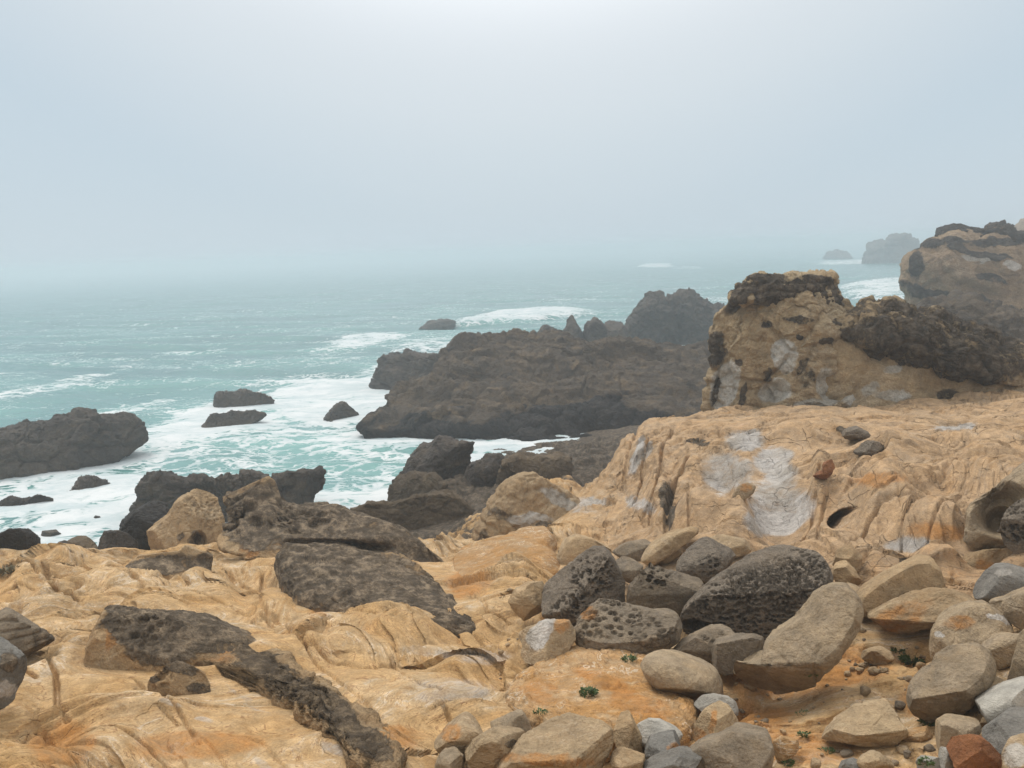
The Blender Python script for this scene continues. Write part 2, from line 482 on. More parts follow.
CRACKS = [  # photo polylines of open joints in the bedrock, with width and depth in metres
 ([(0,545),(14,553),(24,564),(38,568),(52,579),(58,588),(68,596),(80,603)], 0.10, 0.16),
 ([(0,588),(22,586),(50,589),(80,600)], 0.06, 0.10),
 ([(90,575),(110,585),(140,590)], 0.07, 0.10),
 ([(0,618),(40,600),(90,598)], 0.05, 0.06),
 ([(300,645),(330,655),(360,662),(392,655)], 0.06, 0.09),
 ([(252,600),(282,618),(300,640),(308,650)], 0.06, 0.11),
 ([(440,600),(470,622),(500,640)], 0.05, 0.07),
 ([(488,685),(505,678),(530,675),(545,668)], 0.05, 0.08),
 ([(430,655),(470,648),(500,655)], 0.04, 0.05),
 ([(0,735),(40,722),(60,735)], 0.04, 0.06),
 ([(30,700),(65,705),(70,722)], 0.04, 0.05),
 ([(160,715),(190,728),(215,745),(235,768)], 0.03, 0.05),
 ([(230,730),(262,742),(300,768)], 0.03, 0.05),
 ([(690,455),(675,480),(668,510),(668,530)], 0.10, 0.18),
 ([(655,430),(645,455),(640,480),(632,505)], 0.08, 0.14),
 ([(672,428),(662,455),(656,490),(650,520)], 0.08, 0.14),
 ([(640,425),(630,450),(622,480)], 0.08, 0.12),
 ([(688,535),(690,515),(715,495)], 0.05, 0.10),
 ([(700,545),(740,540),(790,538)], 0.05, 0.10),
 ([(600,520),(640,515),(680,540)], 0.05, 0.08),
 ([(820,470),(812,500),(800,530)], 0.07, 0.12),
 ([(832,470),(822,500),(815,530)], 0.05, 0.08),
 ([(790,460),(815,472)], 0.06, 0.10),
 ([(850,478),(880,482),(905,480),(930,488)], 0.06, 0.10),
 ([(850,540),(880,515),(920,508),(960,512)], 0.06, 0.12),
 ([(880,440),(930,432),(1000,440)], 0.06, 0.10),
 ([(700,432),(740,425),(800,428),(850,432)], 0.05, 0.09),
 ([(900,545),(905,520),(930,500)], 0.04, 0.07),
 ([(925,560),(930,540),(950,520)], 0.04, 0.07),
 ([(126,583),(150,580),(175,583),(190,590)], 0.06, 0.12),
 ([(215,562),(240,578),(270,590)], 0.05, 0.1),
 ([(262,575),(258,600),(275,625)], 0.05, 0.1),
 ([(250,615),(280,640),(312,650)], 0.05, 0.1),
 ([(190,600),(230,603),(262,612)], 0.04, 0.08),
 ([(20,640),(45,655),(60,680),(62,705)], 0.05, 0.09),
 ([(0,662),(40,682)], 0.04, 0.07),
 ([(100,668),(125,674),(150,692)], 0.04, 0.08),
 ([(140,692),(180,715),(200,742)], 0.035, 0.07),
 ([(290,640),(320,662),(350,690),(382,715)], 0.04, 0.08),
 ([(390,650),(402,675),(440,692)], 0.04, 0.07),
 ([(420,702),(450,715),(472,742)], 0.04, 0.08),
 ([(470,590),(490,610),(522,622)], 0.05, 0.09),
 ([(455,562),(480,571),(520,567),(556,562)], 0.05, 0.1),
 ([(470,586),(500,590),(532,586)], 0.04, 0.08),
 ([(60,562),(90,572),(130,567)], 0.06, 0.11),
 ([(5,562),(40,577)], 0.05, 0.1),
 ([(60,742),(110,735),(150,745),(180,768)], 0.035, 0.07),
 ([(100,760),(140,756)], 0.03, 0.05),
]
CRW = []
for pl, w, dep in CRACKS:
    q = []
    for (a, b_) in zip(pl[:-1], pl[1:]):
        for t in np.linspace(0, 1, 6)[:-1]:
            q.append(hit(a[0] + (b_[0] - a[0]) * t, a[1] + (b_[1] - a[1]) * t)[:2])
    q.append(hit(*pl[-1])[:2])
    CRW.append((np.array(q), w, dep))

LUMPS = [
 (660,500,14,30,0.25),(712,548,36,10,0.25),(870,560,30,10,0.25),(940,560,30,14,0.3),(900,478,40,10,0.25),(850,490,22,8,0.25),(970,440,60,10,0.25),(740,500,10,24,0.2),  # (photo x, y, radius along the view row in px, radius in px down the picture, height m)
 (60,575,60,22,0.22),(150,600,45,14,0.2),(210,585,35,18,0.22),(330,640,40,10,0.16),(470,660,40,10,0.16),(500,575,45,24,0.3),
 (700,520,30,18,0.35),(735,530,26,20,0.3),(880,500,40,20,0.4),(930,525,40,22,0.35),(820,480,10,30,0.25),(640,452,30,16,0.2),
 (100,740,60,18,0.15),(350,745,50,14,0.14),(560,505,30,16,0.5),(900,450,60,12,0.3),(990,470,50,14,0.35),(800,430,60,10,0.25),
]
BOWLS = [(724,472,30,22,0.6),(782,502,38,34,0.6),(768,462,22,18,0.3),(843,500,30,22,0.3),(900,542,28,10,0.15),(765,690,60,25,0.5),(300,555,20,10,0.2)]
LW = [(hit(a, b_), rx, ry, h, 1) for a, b_, rx, ry, h in LUMPS] + [(hit(a, b_), rx, ry, h, -1) for a, b_, rx, ry, h in BOWLS]


def flow(x, y, z0):
    """coordinates along and across the bedding of the sandstone, with warp fields"""
    P = np.stack([x, y, z0], 1).astype(np.float32)
    wx = fbm(P * 0.22 + 5, 3, 0.45); wy = fbm(P * 0.22 + 55, 3, 0.45)
    W = P + np.stack([wx, wy, 0 * wx], 1) * 1.5
    px, py = proj(np.stack([x, y, z0], 1))
    right = sstep(540, 640, px)
    ang = np.radians(-48 + 42 * right + 35 * wx)
    al = W[:, 0] * np.cos(ang) + W[:, 1] * np.sin(ang)
    ac = -W[:, 0] * np.sin(ang) + W[:, 1] * np.cos(ang)
    return P, W, wx, px, py, right, al, ac, ang


VOIDS = [(735, 692, 30, 7, 0.4), (905, 648, 42, 8, 0.5), (700, 645, 22, 6, 0.4), (560, 606, 20, 6, 0.3)]   # dark gaps under propped boulders
FOOT = []
LIP = [None]


def ground_relief(x, y, z0):
    """height added to the smooth ground by bedding, creases, joints and hollows"""
    near = sstep(70, 45, np.sqrt(x * x + y * y))
    P, W, wx, px, py, right, al, ac, ang = flow(x, y, z0)
    zz = P[:, 2]
    gully = sstep(3.9, 2.6, z0)
    h = (0.50 - 0.24 * right) * fbm(W * 0.46 + 9, 2, 0.4, billow=True)
    fl = np.stack([al * 0.20, ac * 0.75, zz * 0.6], 1)
    h = h + (0.13 - 0.02 * right) * fbm(fl, 2, 0.4, billow=True)
    f2 = fbm(np.stack([al * 0.5, ac * 2.6, zz * 2.0], 1), 4, 0.5)
    h = h + (0.022 - 0.006 * right) * f2
    wv = 1.0 * fbm(P * 0.45 + 31, 2)
    lip = 0
    for fr, fz, am, of, k in ((0.45, 1.2, 0.20, 0, 1 - 0.5 * right), (1.15, 1.2, 0.06, 40, 1.0), (2.9, 1.2, 0.020, 80, 1.0), (0.35, 2.6, 0.09, 120, right), (0.9, 5.0, 0.055, 160, right)):
        t = ac * fr + zz * fz + wv * (1 + 0.3 * right) + 0.10 * f2 + of
        saw = 1 - (t - np.floor(t))
        sel0 = sstep(-0.12, 0.12, fbm(np.stack([al * 0.25, ac * 0.5, zz], 1) + 77 + of, 2)) * k
        edge = sstep(1.0, 0.97, saw)
        h = h + am * sel0 * (saw - 0.5) * edge
        if am > 0.05:
            lip = lip + am * 0.9 * sel0 * edge * sstep(0.72, 0.96, saw)
    LIP[0] = (lip * (1 - 0.35 * right) * near * sstep(2.6, 3.9, z0), ang)
    bl = worley(np.stack([al * 0.30, ac * 0.72, 0 * al], 1) + 0.22 * f2[:, None])
    gap = bl[:, 1] - bl[:, 0]
    sel = sstep(-0.12, 0.12, fbm(P * 0.35 + 13, 2) + 0.22 * right)
    h = h - 0.08 * sstep(0.055, 0.0, gap) * sel + (0.05 + 0.09 * right) * (bl[:, 2] - 0.5) * sstep(0, 0.10, gap) * sel
    bl2 = worley(np.stack([al * 0.95, ac * 1.9, zz * 2], 1) + 0.3 * f2[:, None])
    gap2 = bl2[:, 1] - bl2[:, 0]
    sel2 = sstep(0.0, 0.2, fbm(P * 0.5 + 23, 2) + 0.1 * right)
    h = h + sel2 * ((0.02 + 0.03 * right) * (bl2[:, 2] - 0.5) * sstep(0, 0.12, gap2) - 0.035 * sstep(0.06, 0, gap2))
    h = h + (0.006 + 0.010 * right) * fbm(P * 6.0, 4, 0.6)
    rr = fbm(P * 0.55 + 3, 5, 0.55, ridged=True)
    wl = worley(P * 0.9 + 0.3 * rr[:, None])
    wl2 = worley(P * 2.6 + 0.3 * rr[:, None])
    h = h * (1 - 0.6 * gully) + gully * (0.45 * (rr - 0.2) + 0.45 * (wl[:, 2] - 0.5) * sstep(0, 0.2, wl[:, 1] - wl[:, 0]) + 0.06 * (wl2[:, 2] - 0.5) * sstep(0, 0.2, wl2[:, 1] - wl2[:, 0]) + 0.05 * fbm(P * 4, 4, 0.6))
    for c, rx, ry, hh, sg in LW:
        cx, cy = c_px(c)
        m = (np.abs(px - cx) < rx * 1.4) & (np.abs(py - cy) < ry * 1.4)
        if m.any():
            r = np.sqrt(((px[m] - cx) / rx) ** 2 + ((py[m] - cy) / ry) ** 2)
            k = sstep(1.3, 0.25, r)
            if sg < 0:
                h[m] *= 1 - 0.85 * k
                LIP[0][0][m] *= 1 - k
            h[m] += sg * hh * k * (1.4 if sg > 0 and cx > 600 else 1.0)
    for q, w, dep in CRW:
        lo, hi = q.min(0) - 3 * w, q.max(0) + 3 * w
        m = (x > lo[0]) & (x < hi[0]) & (y > lo[1]) & (y < hi[1])
        if m.any():
            p = np.stack([x[m], y[m]], 1) + 0.10 * np.stack([wx[m] * 2, f2[m]], 1)
            dm = np.full(len(p), 9.0)
            for a, b_ in zip(q[:-1], q[1:]):
                ab = b_ - a
                tt = np.clip(((p - a) @ ab) / max(ab @ ab, 1e-9), 0, 1)
                dm = np.minimum(dm, np.linalg.norm(p - a - tt[:, None] * ab, axis=1))
            h[m] -= (1.6 - 0.1 * right[m]) * dep * sstep(w, w * 0.1, dm + 0.3 * w * f2[m])
    low = sstep(600, 650, py) * sstep(470, 540, px)
    rb = worley(P * np.array([1.5, 1.5, 2.0]) + 0.4 * f2[:, None])
    rb2 = worley(P * 3.6 + 0.4 * f2[:, None] + 9)
    h = h + low * (0.16 * (rb[:, 2] - 0.4) * sstep(0.0, 0.22, rb[:, 1] - rb[:, 0]) + 0.05 * (rb2[:, 2] - 0.4) * sstep(0.0, 0.2, rb2[:, 1] - rb2[:, 0]))
    h = h - 0.06
    for cx, cy, ax, ay, rx, ry in FOOT:      # bedrock lies lower where something rests on it
        m = (np.abs(x - cx) < (rx + ry) * 1.5) & (np.abs(y - cy) < (rx + ry) * 1.5)
        if m.any():
            dx, dy = x[m] - cx, y[m] - cy
            u = (dx * ay - dy * ax) / rx; v = (dx * ax + dy * ay) / ry
            k = sstep(1.35, 0.75, np.sqrt(u * u + v * v))
            h[m] = h[m] * (1 - k) + k * np.minimum(h[m] * 0.4, 0.0)
    for cx, cy, rx, ry, dep in VOIDS:
        m = (np.abs(px - cx) < rx * 1.4) & (np.abs(py - cy) < ry * 1.4) & (y > 4)
        if m.any():
            h[m] -= dep * sstep(1.15, 0.7, np.sqrt(((px[m] - cx) / rx) ** 2 + ((py[m] - cy) / ry) ** 2))
    return h * near


_cp = {}


def c_px(c):
    k = tuple(c)
    if k not in _cp:
        a, b_ = proj(np.array([c]))
        _cp[k] = (float(a[0]), float(b_[0]))
    return _cp[k]


# ------------------------------------------------------------------ rocks
def Z(r, pl):
    """photo positions from the coordinates of an enlarged crop (ox, oy, scale)"""
    return [(r[0] + x / r[2], r[1] + y / r[2]) for x, y in pl]


def star(poly):
    """centre and radius by direction of a closed outline"""
    p = np.array(poly, float)
    q = np.roll(p, -1, 0)
    cr = p[:, 0] * q[:, 1] - q[:, 0] * p[:, 1]
    A = cr.sum() / 2
    c = np.array([((p[:, 0] + q[:, 0]) * cr).sum(), ((p[:, 1] + q[:, 1]) * cr).sum()]) / (6 * A)
    th = np.linspace(-math.pi, math.pi, 721)[:-1]
    dx, dy = np.cos(th), np.sin(th)
    R = np.full(720, 0.0)
    for a, b_ in zip(p, q):
        e = b_ - a
        den = dx * e[1] - dy * e[0]
        den = np.where(np.abs(den) < 1e-9, 1e-9, den)
        t = ((a[0] - c[0]) * e[1] - (a[1] - c[1]) * e[0]) / den
        s = ((a[0] - c[0]) * dy - (a[1] - c[1]) * dx) / den
        ok = (s >= -1e-6) & (s <= 1 + 1e-6) & (t > 0)
        R = np.where(ok, np.maximum(R, t), R)
    k = np.exp(-0.5 * (np.arange(-10, 11) / 3.2) ** 2); k /= k.sum()
    R = np.convolve(np.concatenate([R[-10:], R, R[:10]]), k, 'valid')
    return c, th, R


ROCKS = []
ROOTED = ('sea_rock', 'shore_rock', 'shore_ridge', 'crag', 'mussel_rock', 'rock_outcrop', 'sea_stack', 'rock_hump', 'cliff_foot', 'cliff')
SHORE = []
_seed = [0]


def rock(name, label, cat, poly, mat='grey', d=None, sea=False, front=None, back=None, p=2.5, lvl=6, rough=1.0, tilt=0.0,
         crust=(), white=(), orange=(), pits=(), dents=(), cuts=None, ncuts=7, crag=0.0, group=None, parent=None, lean=0.0, top=0.0, strata=0.0, crest_crust=0.0, base=None, root=None, lie=False, tide=0.0, cs=1.0, ws=1.15, lift=0.25, jit=0.10):
    _seed[0] += 1
    lr = np.random.default_rng(100 + _seed[0])
    pa = np.array(poly, float)
    if root is None:
        root = (1.1 if sea else 0.55) if name in ROOTED else 0.0
    ymin, ymax = pa[:, 1].min(), pa[:, 1].max()
    wpx, hpx = np.ptp(pa[:, 0]), ymax - ymin
    c0, th0, R0 = star(poly)
    low = [(c0[0] + R0[k] * math.cos(th0[k]), c0[1] + R0[k] * math.sin(th0[k])) for k in np.linspace(0.12, 0.88, 9) * 360 + 359 if True for k in [int(k) % 720]]
    side = 0.0
    if lie:
        t_ = hit(c0[0], ymin + 0.08 * hpx)[1]; b_ = hit(c0[0], ymax - 0.08 * hpx)[1]
        l_ = hit(pa[:, 0].min() + 0.1 * wpx, c0[1])[1]; r_ = hit(pa[:, 0].max() - 0.1 * wpx, c0[1])[1]
        if d is None:
            d = (t_ + b_) / 2 - lift
        mpp = d / F
        tilt = min((t_ - b_) / (0.84 * hpx) / mpp, 3.0)
        side = float(np.clip((r_ - l_) / (0.8 * wpx), -0.8 * mpp, 0.8 * mpp))
        front = 0.3 if front is None else front
        back = 0.5 if back is None else back
    auto = d is None
    if auto:
        lows = [(x_, y_, (at_z(x_, y_, 0.0) if sea else hit(x_, y_))[1]) for x_, y_ in low]
        bx = pa[:, 0][pa[:, 1].argmax()] * 0.4 + c0[0] * 0.6
        dh = (at_z(bx, ymax if base is None else base, 0.0) if sea else hit(bx, ymax if base is None else base))[1]
        mpp = dh / F
        if front is None:
            front = 0.95 * min(wpx * mpp / 2, hpx * mpp / 2 * 1.3)
        if root:
            lx = np.array([l[0] for l in lows]); ld = np.minimum(np.array([l[2] for l in lows]), dh * 1.35)
            s_ = np.polyfit(lx - c0[0], ld, 1)
            side = float(np.clip(s_[0], -1.3 * mpp, 1.3 * mpp))
            dh = min(s_[1], dh * 1.2)
            d = dh + front * 0.85
        else:
            d = dh + front * 0.28
    if root:
        ym = ymax - 0.42 * hpx
        pa[:, 1] += root * hpx * np.clip((pa[:, 1] - ym) / (ymax - ym), 0, 1)
        poly = [tuple(v) for v in pa]
    c, th, R = star(poly)
    wpx = np.ptp(pa[:, 0]); hpx = np.ptp(pa[:, 1])
    mpp = d / F
    W2, H2 = wpx * mpp / 2, hpx * mpp / 2
    if front is None:
        front = 0.95 * min(W2, H2 * 1.3)
    if back is None:
        back = 1.2 * min(W2, H2 * 1.6)
    S = (W2 * H2 * (front + back) / 2) ** (1 / 3)
    U, Fc = ico(lvl)
    a = np.hypot(U[:, 0], U[:, 1])
    theta = np.arctan2(U[:, 1], U[:, 0])             # photo sense: y down
    e = 2.0 / p
    A = a ** e
    B = np.sign(U[:, 2]) * np.abs(U[:, 2]) ** e
    Rr = np.interp(theta, np.append(th, math.pi), np.append(R, R[0]))
    ppx = c[0] + Rr * A * np.cos(theta)
    ppy = c[1] + Rr * A * np.sin(theta)
    dd = d + tilt * (c[1] - ppy) * mpp + side * (ppx - c[0])
    V = at(ppx, ppy, dd)
    C = at(c[0], c[1], d)
    N = C - CAM; N[2] *= 0.35; N /= np.linalg.norm(N)     # away from the camera
    upv = np.array([0, 0, 1.0]) - N * N[2]; upv /= np.linalg.norm(upv)
    rt = np.cross(N, upv)
    if lie:                                            # thickness stands on the plane the slab lies in
        e1 = at(c[0] + 10, c[1], d + side * 10) - C; e2 = at(c[0], c[1] - 10, d + tilt * 10 * mpp) - C
        N = -np.cross(e1, e2); N /= np.linalg.norm(N)
        if N @ FW < 0:
            N = -N
        upv = e2 - N * (e2 @ N); upv /= np.linalg.norm(upv)
        rt = np.cross(N, upv)
        H2 = np.linalg.norm(at(c[0], c[1] - hpx / 2, d + tilt * hpx / 2 * mpp) - C)
    thick = np.where(B > 0, front, back)
    V = V - N * (B * thick)[:, None] + upv * (lean * np.abs(B) * (B > 0) * H2)[:, None]
    # local frame coordinates, normalised
    Q = np.stack([(V - C) @ rt / W2, (V - C) @ upv / H2, -((V - C) @ N) / np.where(B > 0, front, back)], 1)
    cl = list(cuts or [])
    for _ in range(ncuts):
        n = lr.normal(size=3) * np.array([0.75, 0.85, 1.0]); n /= np.linalg.norm(n)
        cl.append((n[0], n[1], n[2], lr.uniform(0.62, 0.86)))
    for n0, n1, n2, off in cl:
        n = np.array([n0, n1, n2], float); n /= np.linalg.norm(n)
        x = Q @ n - off
        x = np.where(x > 0, x, 0)
        Q = Q - n * (x * 0.93)[:, None]
    V = C + rt * (Q[:, :1] * W2) + upv * (Q[:, 1:2] * H2) - N * (Q[:, 2:3] * np.where(B > 0, front, back)[:, None])
    so = lr.uniform(-50, 50, 3)
    if not crag and name in ('boulder', 'stone', 'cave_boulder'):
        crag = 0.19 if rough > 0.5 else 0.08
    vol = np.einsum('ij,ij->i', np.cross(V[Fc[:, 1]] - V[Fc[:, 0]], V[Fc[:, 2]] - V[Fc[:, 0]]), V[Fc].mean(1) - C).sum()
    if vol < 0:
        Fc = Fc[:, ::-1].copy()
    if not sea and parent is None:
        fx, fy = (N[0], N[1]) / np.hypot(N[0], N[1])
        FOOT.append((C[0] - 0.0 * fx, C[1], fx, fy, W2 * 0.95, (H2 * 0.95 if lie else (front + back) * 0.5)))
    # large and middle relief
    Nn = normals(V, Fc)
    q = V / S + so
    disp = S * rough * (0.07 * fbm(q * 0.9, 3) + 0.036 * fbm(q * 2.6, 4, 0.55))
    if strata:
        lay = (V[:, 2] + 0.18 * S * fbm(q * 0.8, 2)) / (0.22 * S)
        fr_ = lay - np.floor(lay)
        disp += strata * S * 0.035 * (sstep(0, 0.25, fr_) * sstep(1, 0.7, fr_) - 0.5) * sstep(-0.2, 0.2, fbm(q * 1.1 + 9, 2) + 0.15)
    if crag:
        cf = 1.8 if name in ('sea_rock', 'crag', 'shore_ridge', 'shore_rock') else 1.0
        wq = cf * q * 1.5 + 0.25 * np.stack([fbm(q * 1.3 + k, 3) for k in (0, 20, 40)], 1)
        w1 = worley(wq)
        w2 = worley(wq * 2.7 + 7)
        w3 = worley(wq * 6.5 + 3)
        disp += crag * S * (1.0 if cf == 1 else 0.62) * (0.20 * (w1[:, 2] - 0.5) * sstep(0, 0.12, w1[:, 1] - w1[:, 0]) + 0.10 * (w2[:, 2] - 0.5) * sstep(0, 0.15, w2[:, 1] - w2[:, 0])
                            + 0.055 * (w3[:, 2] - 0.5) * sstep(0, 0.2, w3[:, 1] - w3[:, 0]) + 0.03 * fbm(q * 14, 3, 0.6, ridged=True) - 0.035 * sstep(0.1, 0, w2[:, 1] - w2[:, 0]) + 0.05 * fbm(q * 5 * cf, 4, 0.6, ridged=True) - 0.07 * sstep(0.10, 0.0, w1[:, 1] - w1[:, 0]))
    V = V + Nn * disp[:, None]
    px, py = proj(V)
    facing = (((V - CAM) * Nn).sum(1) < 0)
    for e_ in dents:
        m = ell(px, py, e_) * facing
        V = V + N * (m * e_[5])[:, None] + np.array([0, 0, -0.25]) * (m * e_[5])[:, None]
    mc = np.zeros(len(V)); mw = np.zeros(len(V)); mo = np.zeros(len(V))
    jx = jit * wpx * fbm(q * 1.7 + 4, 5, 0.65); jy = jit * hpx * fbm(q * 1.7 + 14, 5, 0.65)
    brk_ = 0.9 + 0.9 * fbm(q * 3.2 + 44, 4, 0.65)
    for L_, A_ in ((crust, mc), (white, mw), (orange, mo)):
        for e_ in L_:
            A_ += (0.85 * cs * brk_ if A_ is mc else ws * (0.35 + 0.75 * brk_) if A_ is mw else 0.8 * brk_) * ell(px + jx, py + jy, e_)
    if tide:
        mc += sstep(tide + 0.5, tide - 0.5, V[:, 2] + 2.4 * fbm(q * 1.5 + 60, 4))
    if crest_crust:
        up = Nn[:, 2]
        hz = ((V - C) @ upv) / H2
        mc += crest_crust * sstep(0.25, 0.75, up * 0.5 + 0.35 * hz + 0.5 * fbm(q * 1.3 + 70, 3))
    if pits:
        Nn = normals(V, Fc)
        dp = np.zeros(len(V))
        for e_ in pits:          # ellipse + cell size (m) + depth (m)
            wq = V / (e_[5] * 1.05) * np.array([1, 1, 1.25]) + so + 0.22 * np.stack([fbm(V / e_[5] * 0.5 + k, 2) for k in (0, 20, 40)], 1)
            w = worley(wq)
            m = ell(px + 0.6 * jx, py + 0.6 * jy, e_) * (0.55 + 0.45 * sstep(-0.25, 0.1, fbm(q * 2.2 + 90, 2)))
            r_ = 0.42 + 0.20 * w[:, 2]
            dp = np.maximum(dp, m * e_[6] * 1.5 * sstep(0.0, 0.16, r_ - w[:, 0]) * sstep(0.02, 0.10, w[:, 1] - w[:, 0]) * (0.65 + 0.35 * w[:, 3]))
        V = V - Nn * dp[:, None]
    fine_ = S * rough * 0.011 * fbm(q * 8.0, 4, 0.62) + np.where(mc > 0.3, 1, 0) * S * 0.012 * fbm(q * 11 + 5, 3, 0.6, ridged=True)
    V = V + normals(V, Fc) * fine_[:, None]
    if sea:
        m = np.abs(V[:, 2]) < 0.35
        s = V[m]
        if len(s):
            SHORE.append(s[lr.permutation(len(s))[:400], :2])
    org = np.array([C[0], C[1], V[:, 2].min()])
    Fo = Fc
    if parent is not None:
        o = smooth_mesh(name, V, Fo, MAT[mat], {'crust': mc, 'white': mw, 'orange': mo}, org)
        o.parent = parent
        o.location = [float(x) for x in (org - np.array(parent.location))]
        if label:
            o['label'] = label
    else:
        o = smooth_mesh(name, V, Fo, MAT[mat], {'crust': mc, 'white': mw, 'orange': mo}, org)
        tag(o, label, cat, group)
    ROCKS.append(o)
    return o


R1 = (500, 540, 5.689); R2 = (660, 530, 5.689); R3 = (840, 530, 5.565); R4 = (844, 633, 5.689); R5 = (700, 633, 5.689); R6 = (560, 633, 5.689); R7 = (420, 633, 5.689)
R8 = (900, 440, 8.258); RM = (740, 530, 3.225)
LA = (0, 480, 6.4); LB = (110, 460, 5.689); LC = (210, 480, 5.689); LD = (330, 490, 4.8); LE = (0, 590, 5.12); LF = (80, 590, 5.12); LG = (200, 620, 4.267)
OA = (690, 260, 5.689); OB = (844, 280, 5.689); OF = (864, 210, 6.4); OM = (330, 320, 5.12); OE = (520, 280, 5.12); OS = (0, 200, 2.846); OG = (330, 430, 2.926); ON = (740, 420, 5.689)
GB = 'boulders heaped on the bedrock'
GS = 'dark rocks standing in the surf'
FLATCUT = [(0, 0.72, 0.7, 0.60), (0, -0.3, 0.95, 0.62)]

# ---- far shore and sea
rock('sea_stack', 'hazy flat-topped sea stack far out beside a line of breakers', 'sea stack', Z(OF, [(0,300),(30,225),(90,210),(140,200),(190,170),(260,168),(330,190),(350,215),(385,245),(420,310),(300,345),(120,345),(-20,335)]), 'wet', sea=True, front=14, back=18, crag=0.7, lvl=6, ncuts=2)
rock('sea_rock', 'low dim reef rock awash just left of the far sea stack', 'sea rock', [(818,256),(826,251),(838,250),(850,251),(858,256),(838,260)], 'wet', sea=True, front=6, back=6, crag=0.8, lvl=5)
hl = bpy.data.objects.new('rocky_headland', None); COL.objects.link(hl); hl.location = (45, 95, 0)
tag(hl, 'tan layered headland with a dark scrubby top rising at the right edge', 'headland')
rock('cliff', None, None, Z(OF, [(265,430),(262,370),(290,310),(330,260),(400,235),(500,215),(560,165),(720,165),(850,170),(980,190),(1100,195),(1500,200),(1500,800),(1024,740),(800,650),(650,640),(560,640),(400,620),(300,590),(258,520)]), 'headland', d=88, front=5, back=16, p=3.2, lvl=7, crag=0.42, strata=0.8, ncuts=3, parent=hl,
     crust=[(915,265,8,18,0),(925,248,16,5),(985,241,60,5),(965,250,40,5,10),(990,256,30,4,12),(950,298,60,7,15),(1000,312,40,10,18),(990,282,16,5,20)], white=[(972,258,9,4),(985,260,5,3),(1012,268,10,4)])
rock('dark_cap', 'dark rough cap on top of the tan cliff', None, Z(OF, [(490,230),(490,135),(530,118),(580,145),(660,140),(740,140),(790,120),(850,108),(930,125),(980,165),(1100,180),(1500,185),(1500,215),(1000,205),(850,170),(700,165),(570,165),(545,210)]), 'headland', d=89, front=4, back=9, p=2.6, lvl=6, crag=1.0, ncuts=0, parent=hl, crust=[(990,238,90,30)])
rock('cliff_foot', 'dark wet ledge at the foot of the cliff', None, Z(OF, [(170,640),(200,590),(300,575),(330,552),(400,540),(520,550),(650,590),(800,650),(1024,735),(1400,800),(1400,1100),(1000,1000),(700,940),(450,820),(250,720)]), 'ridge', d=62, front=6, back=8, p=2.2, strata=1.5, lvl=6, crag=0.9, ncuts=2, parent=hl)
rock('headland', 'faint grey headland fading into fog behind the tan cliff top', 'headland', [(1006,240),(1010,230),(1018,226),(1024,219),(1040,215),(1090,214),(1090,244),(1030,246)], 'headland', d=190, front=8, back=14, crag=0.7, lvl=5)

rock('sea_rock', 'tall hazy dark rock with a notched top behind the brown shore ridge', 'sea rock', Z(OE, [(545,260),(570,220),(600,160),(630,120),(670,85),(720,82),(740,100),(800,90),(820,68),(880,70),(910,100),(950,105),(1000,130),(1080,150),(1120,300),(1100,400),(800,420),(650,400),(560,330)]), 'wet', d=112, front=6, back=7, p=2.6, crag=01.05, lvl=7, ncuts=3)
for lab, pl in (('rounded grey crag, leftmost of the four hazy crags behind the ridge', [(85,300),(95,265),(130,222),(165,215),(200,245),(225,290),(215,360),(110,360)]),
                ('upright finger-shaped crag among the four hazy crags behind the ridge', [(225,290),(230,240),(245,200),(285,174),(315,195),(322,240),(335,300),(320,380),(240,380)]),
                ('pointed crag third from the left of the hazy crags behind the ridge', [(325,280),(335,235),(380,190),(420,220),(445,260),(450,380),(330,380)]),
                ('blunt stepped crag touching the tall notched rock on its left', [(425,290),(440,210),(480,195),(512,215),(540,255),(560,320),(550,400),(440,400)])):
    rock('crag', lab, 'crag', Z(OE, pl), 'wet', d=98, front=2.4, back=2.4, crag=0.8, lvl=6, ncuts=3, group='hazy crags behind the shore ridge')
rock('sea_rock', 'lone sliver of rock out in the swell at the tail of a breaker', 'sea rock', [(418,326),(428,321),(445,319),(456,321),(453,326),(436,329)], 'wet', sea=True, front=2.5, back=2.5, crag=0.7, lvl=5, group=GS)
rock('sea_rock', 'smooth grey knob sticking up behind the left end of the brown ridge', 'sea rock', Z(OM, [(575,260),(585,190),(600,130),(640,85),(680,65),(730,65),(790,90),(810,180),(800,300),(600,300)]), 'wet', d=70, front=1.6, back=2.5, crag=0.5, lvl=6, ncuts=3)
rock('sea_rock', 'dark hump-backed rock in white foam left of the brown ridge', 'sea rock', Z(OM, [(125,345),(140,310),(170,292),(215,290),(225,250),(245,212),(285,190),(340,180),(400,170),(480,182),(580,195),(620,280),(600,400),(450,370),(330,352),(240,358),(180,352)]), 'wet', sea=True, base=388, front=2.2, back=3.5, crag=1.05, lvl=6, group=GS)
rock('sea_rock', 'small low rock awash at the left foot of the brown ridge', 'sea rock', Z(OM, [(-70,545),(-30,500),(20,440),(60,420),(140,422),(200,408),(245,425),(185,455),(190,480),(110,495),(60,505),(50,545),(0,560)]), 'wet', sea=True, front=1.0, back=1.4, crag=0.9, lvl=6, group=GS)

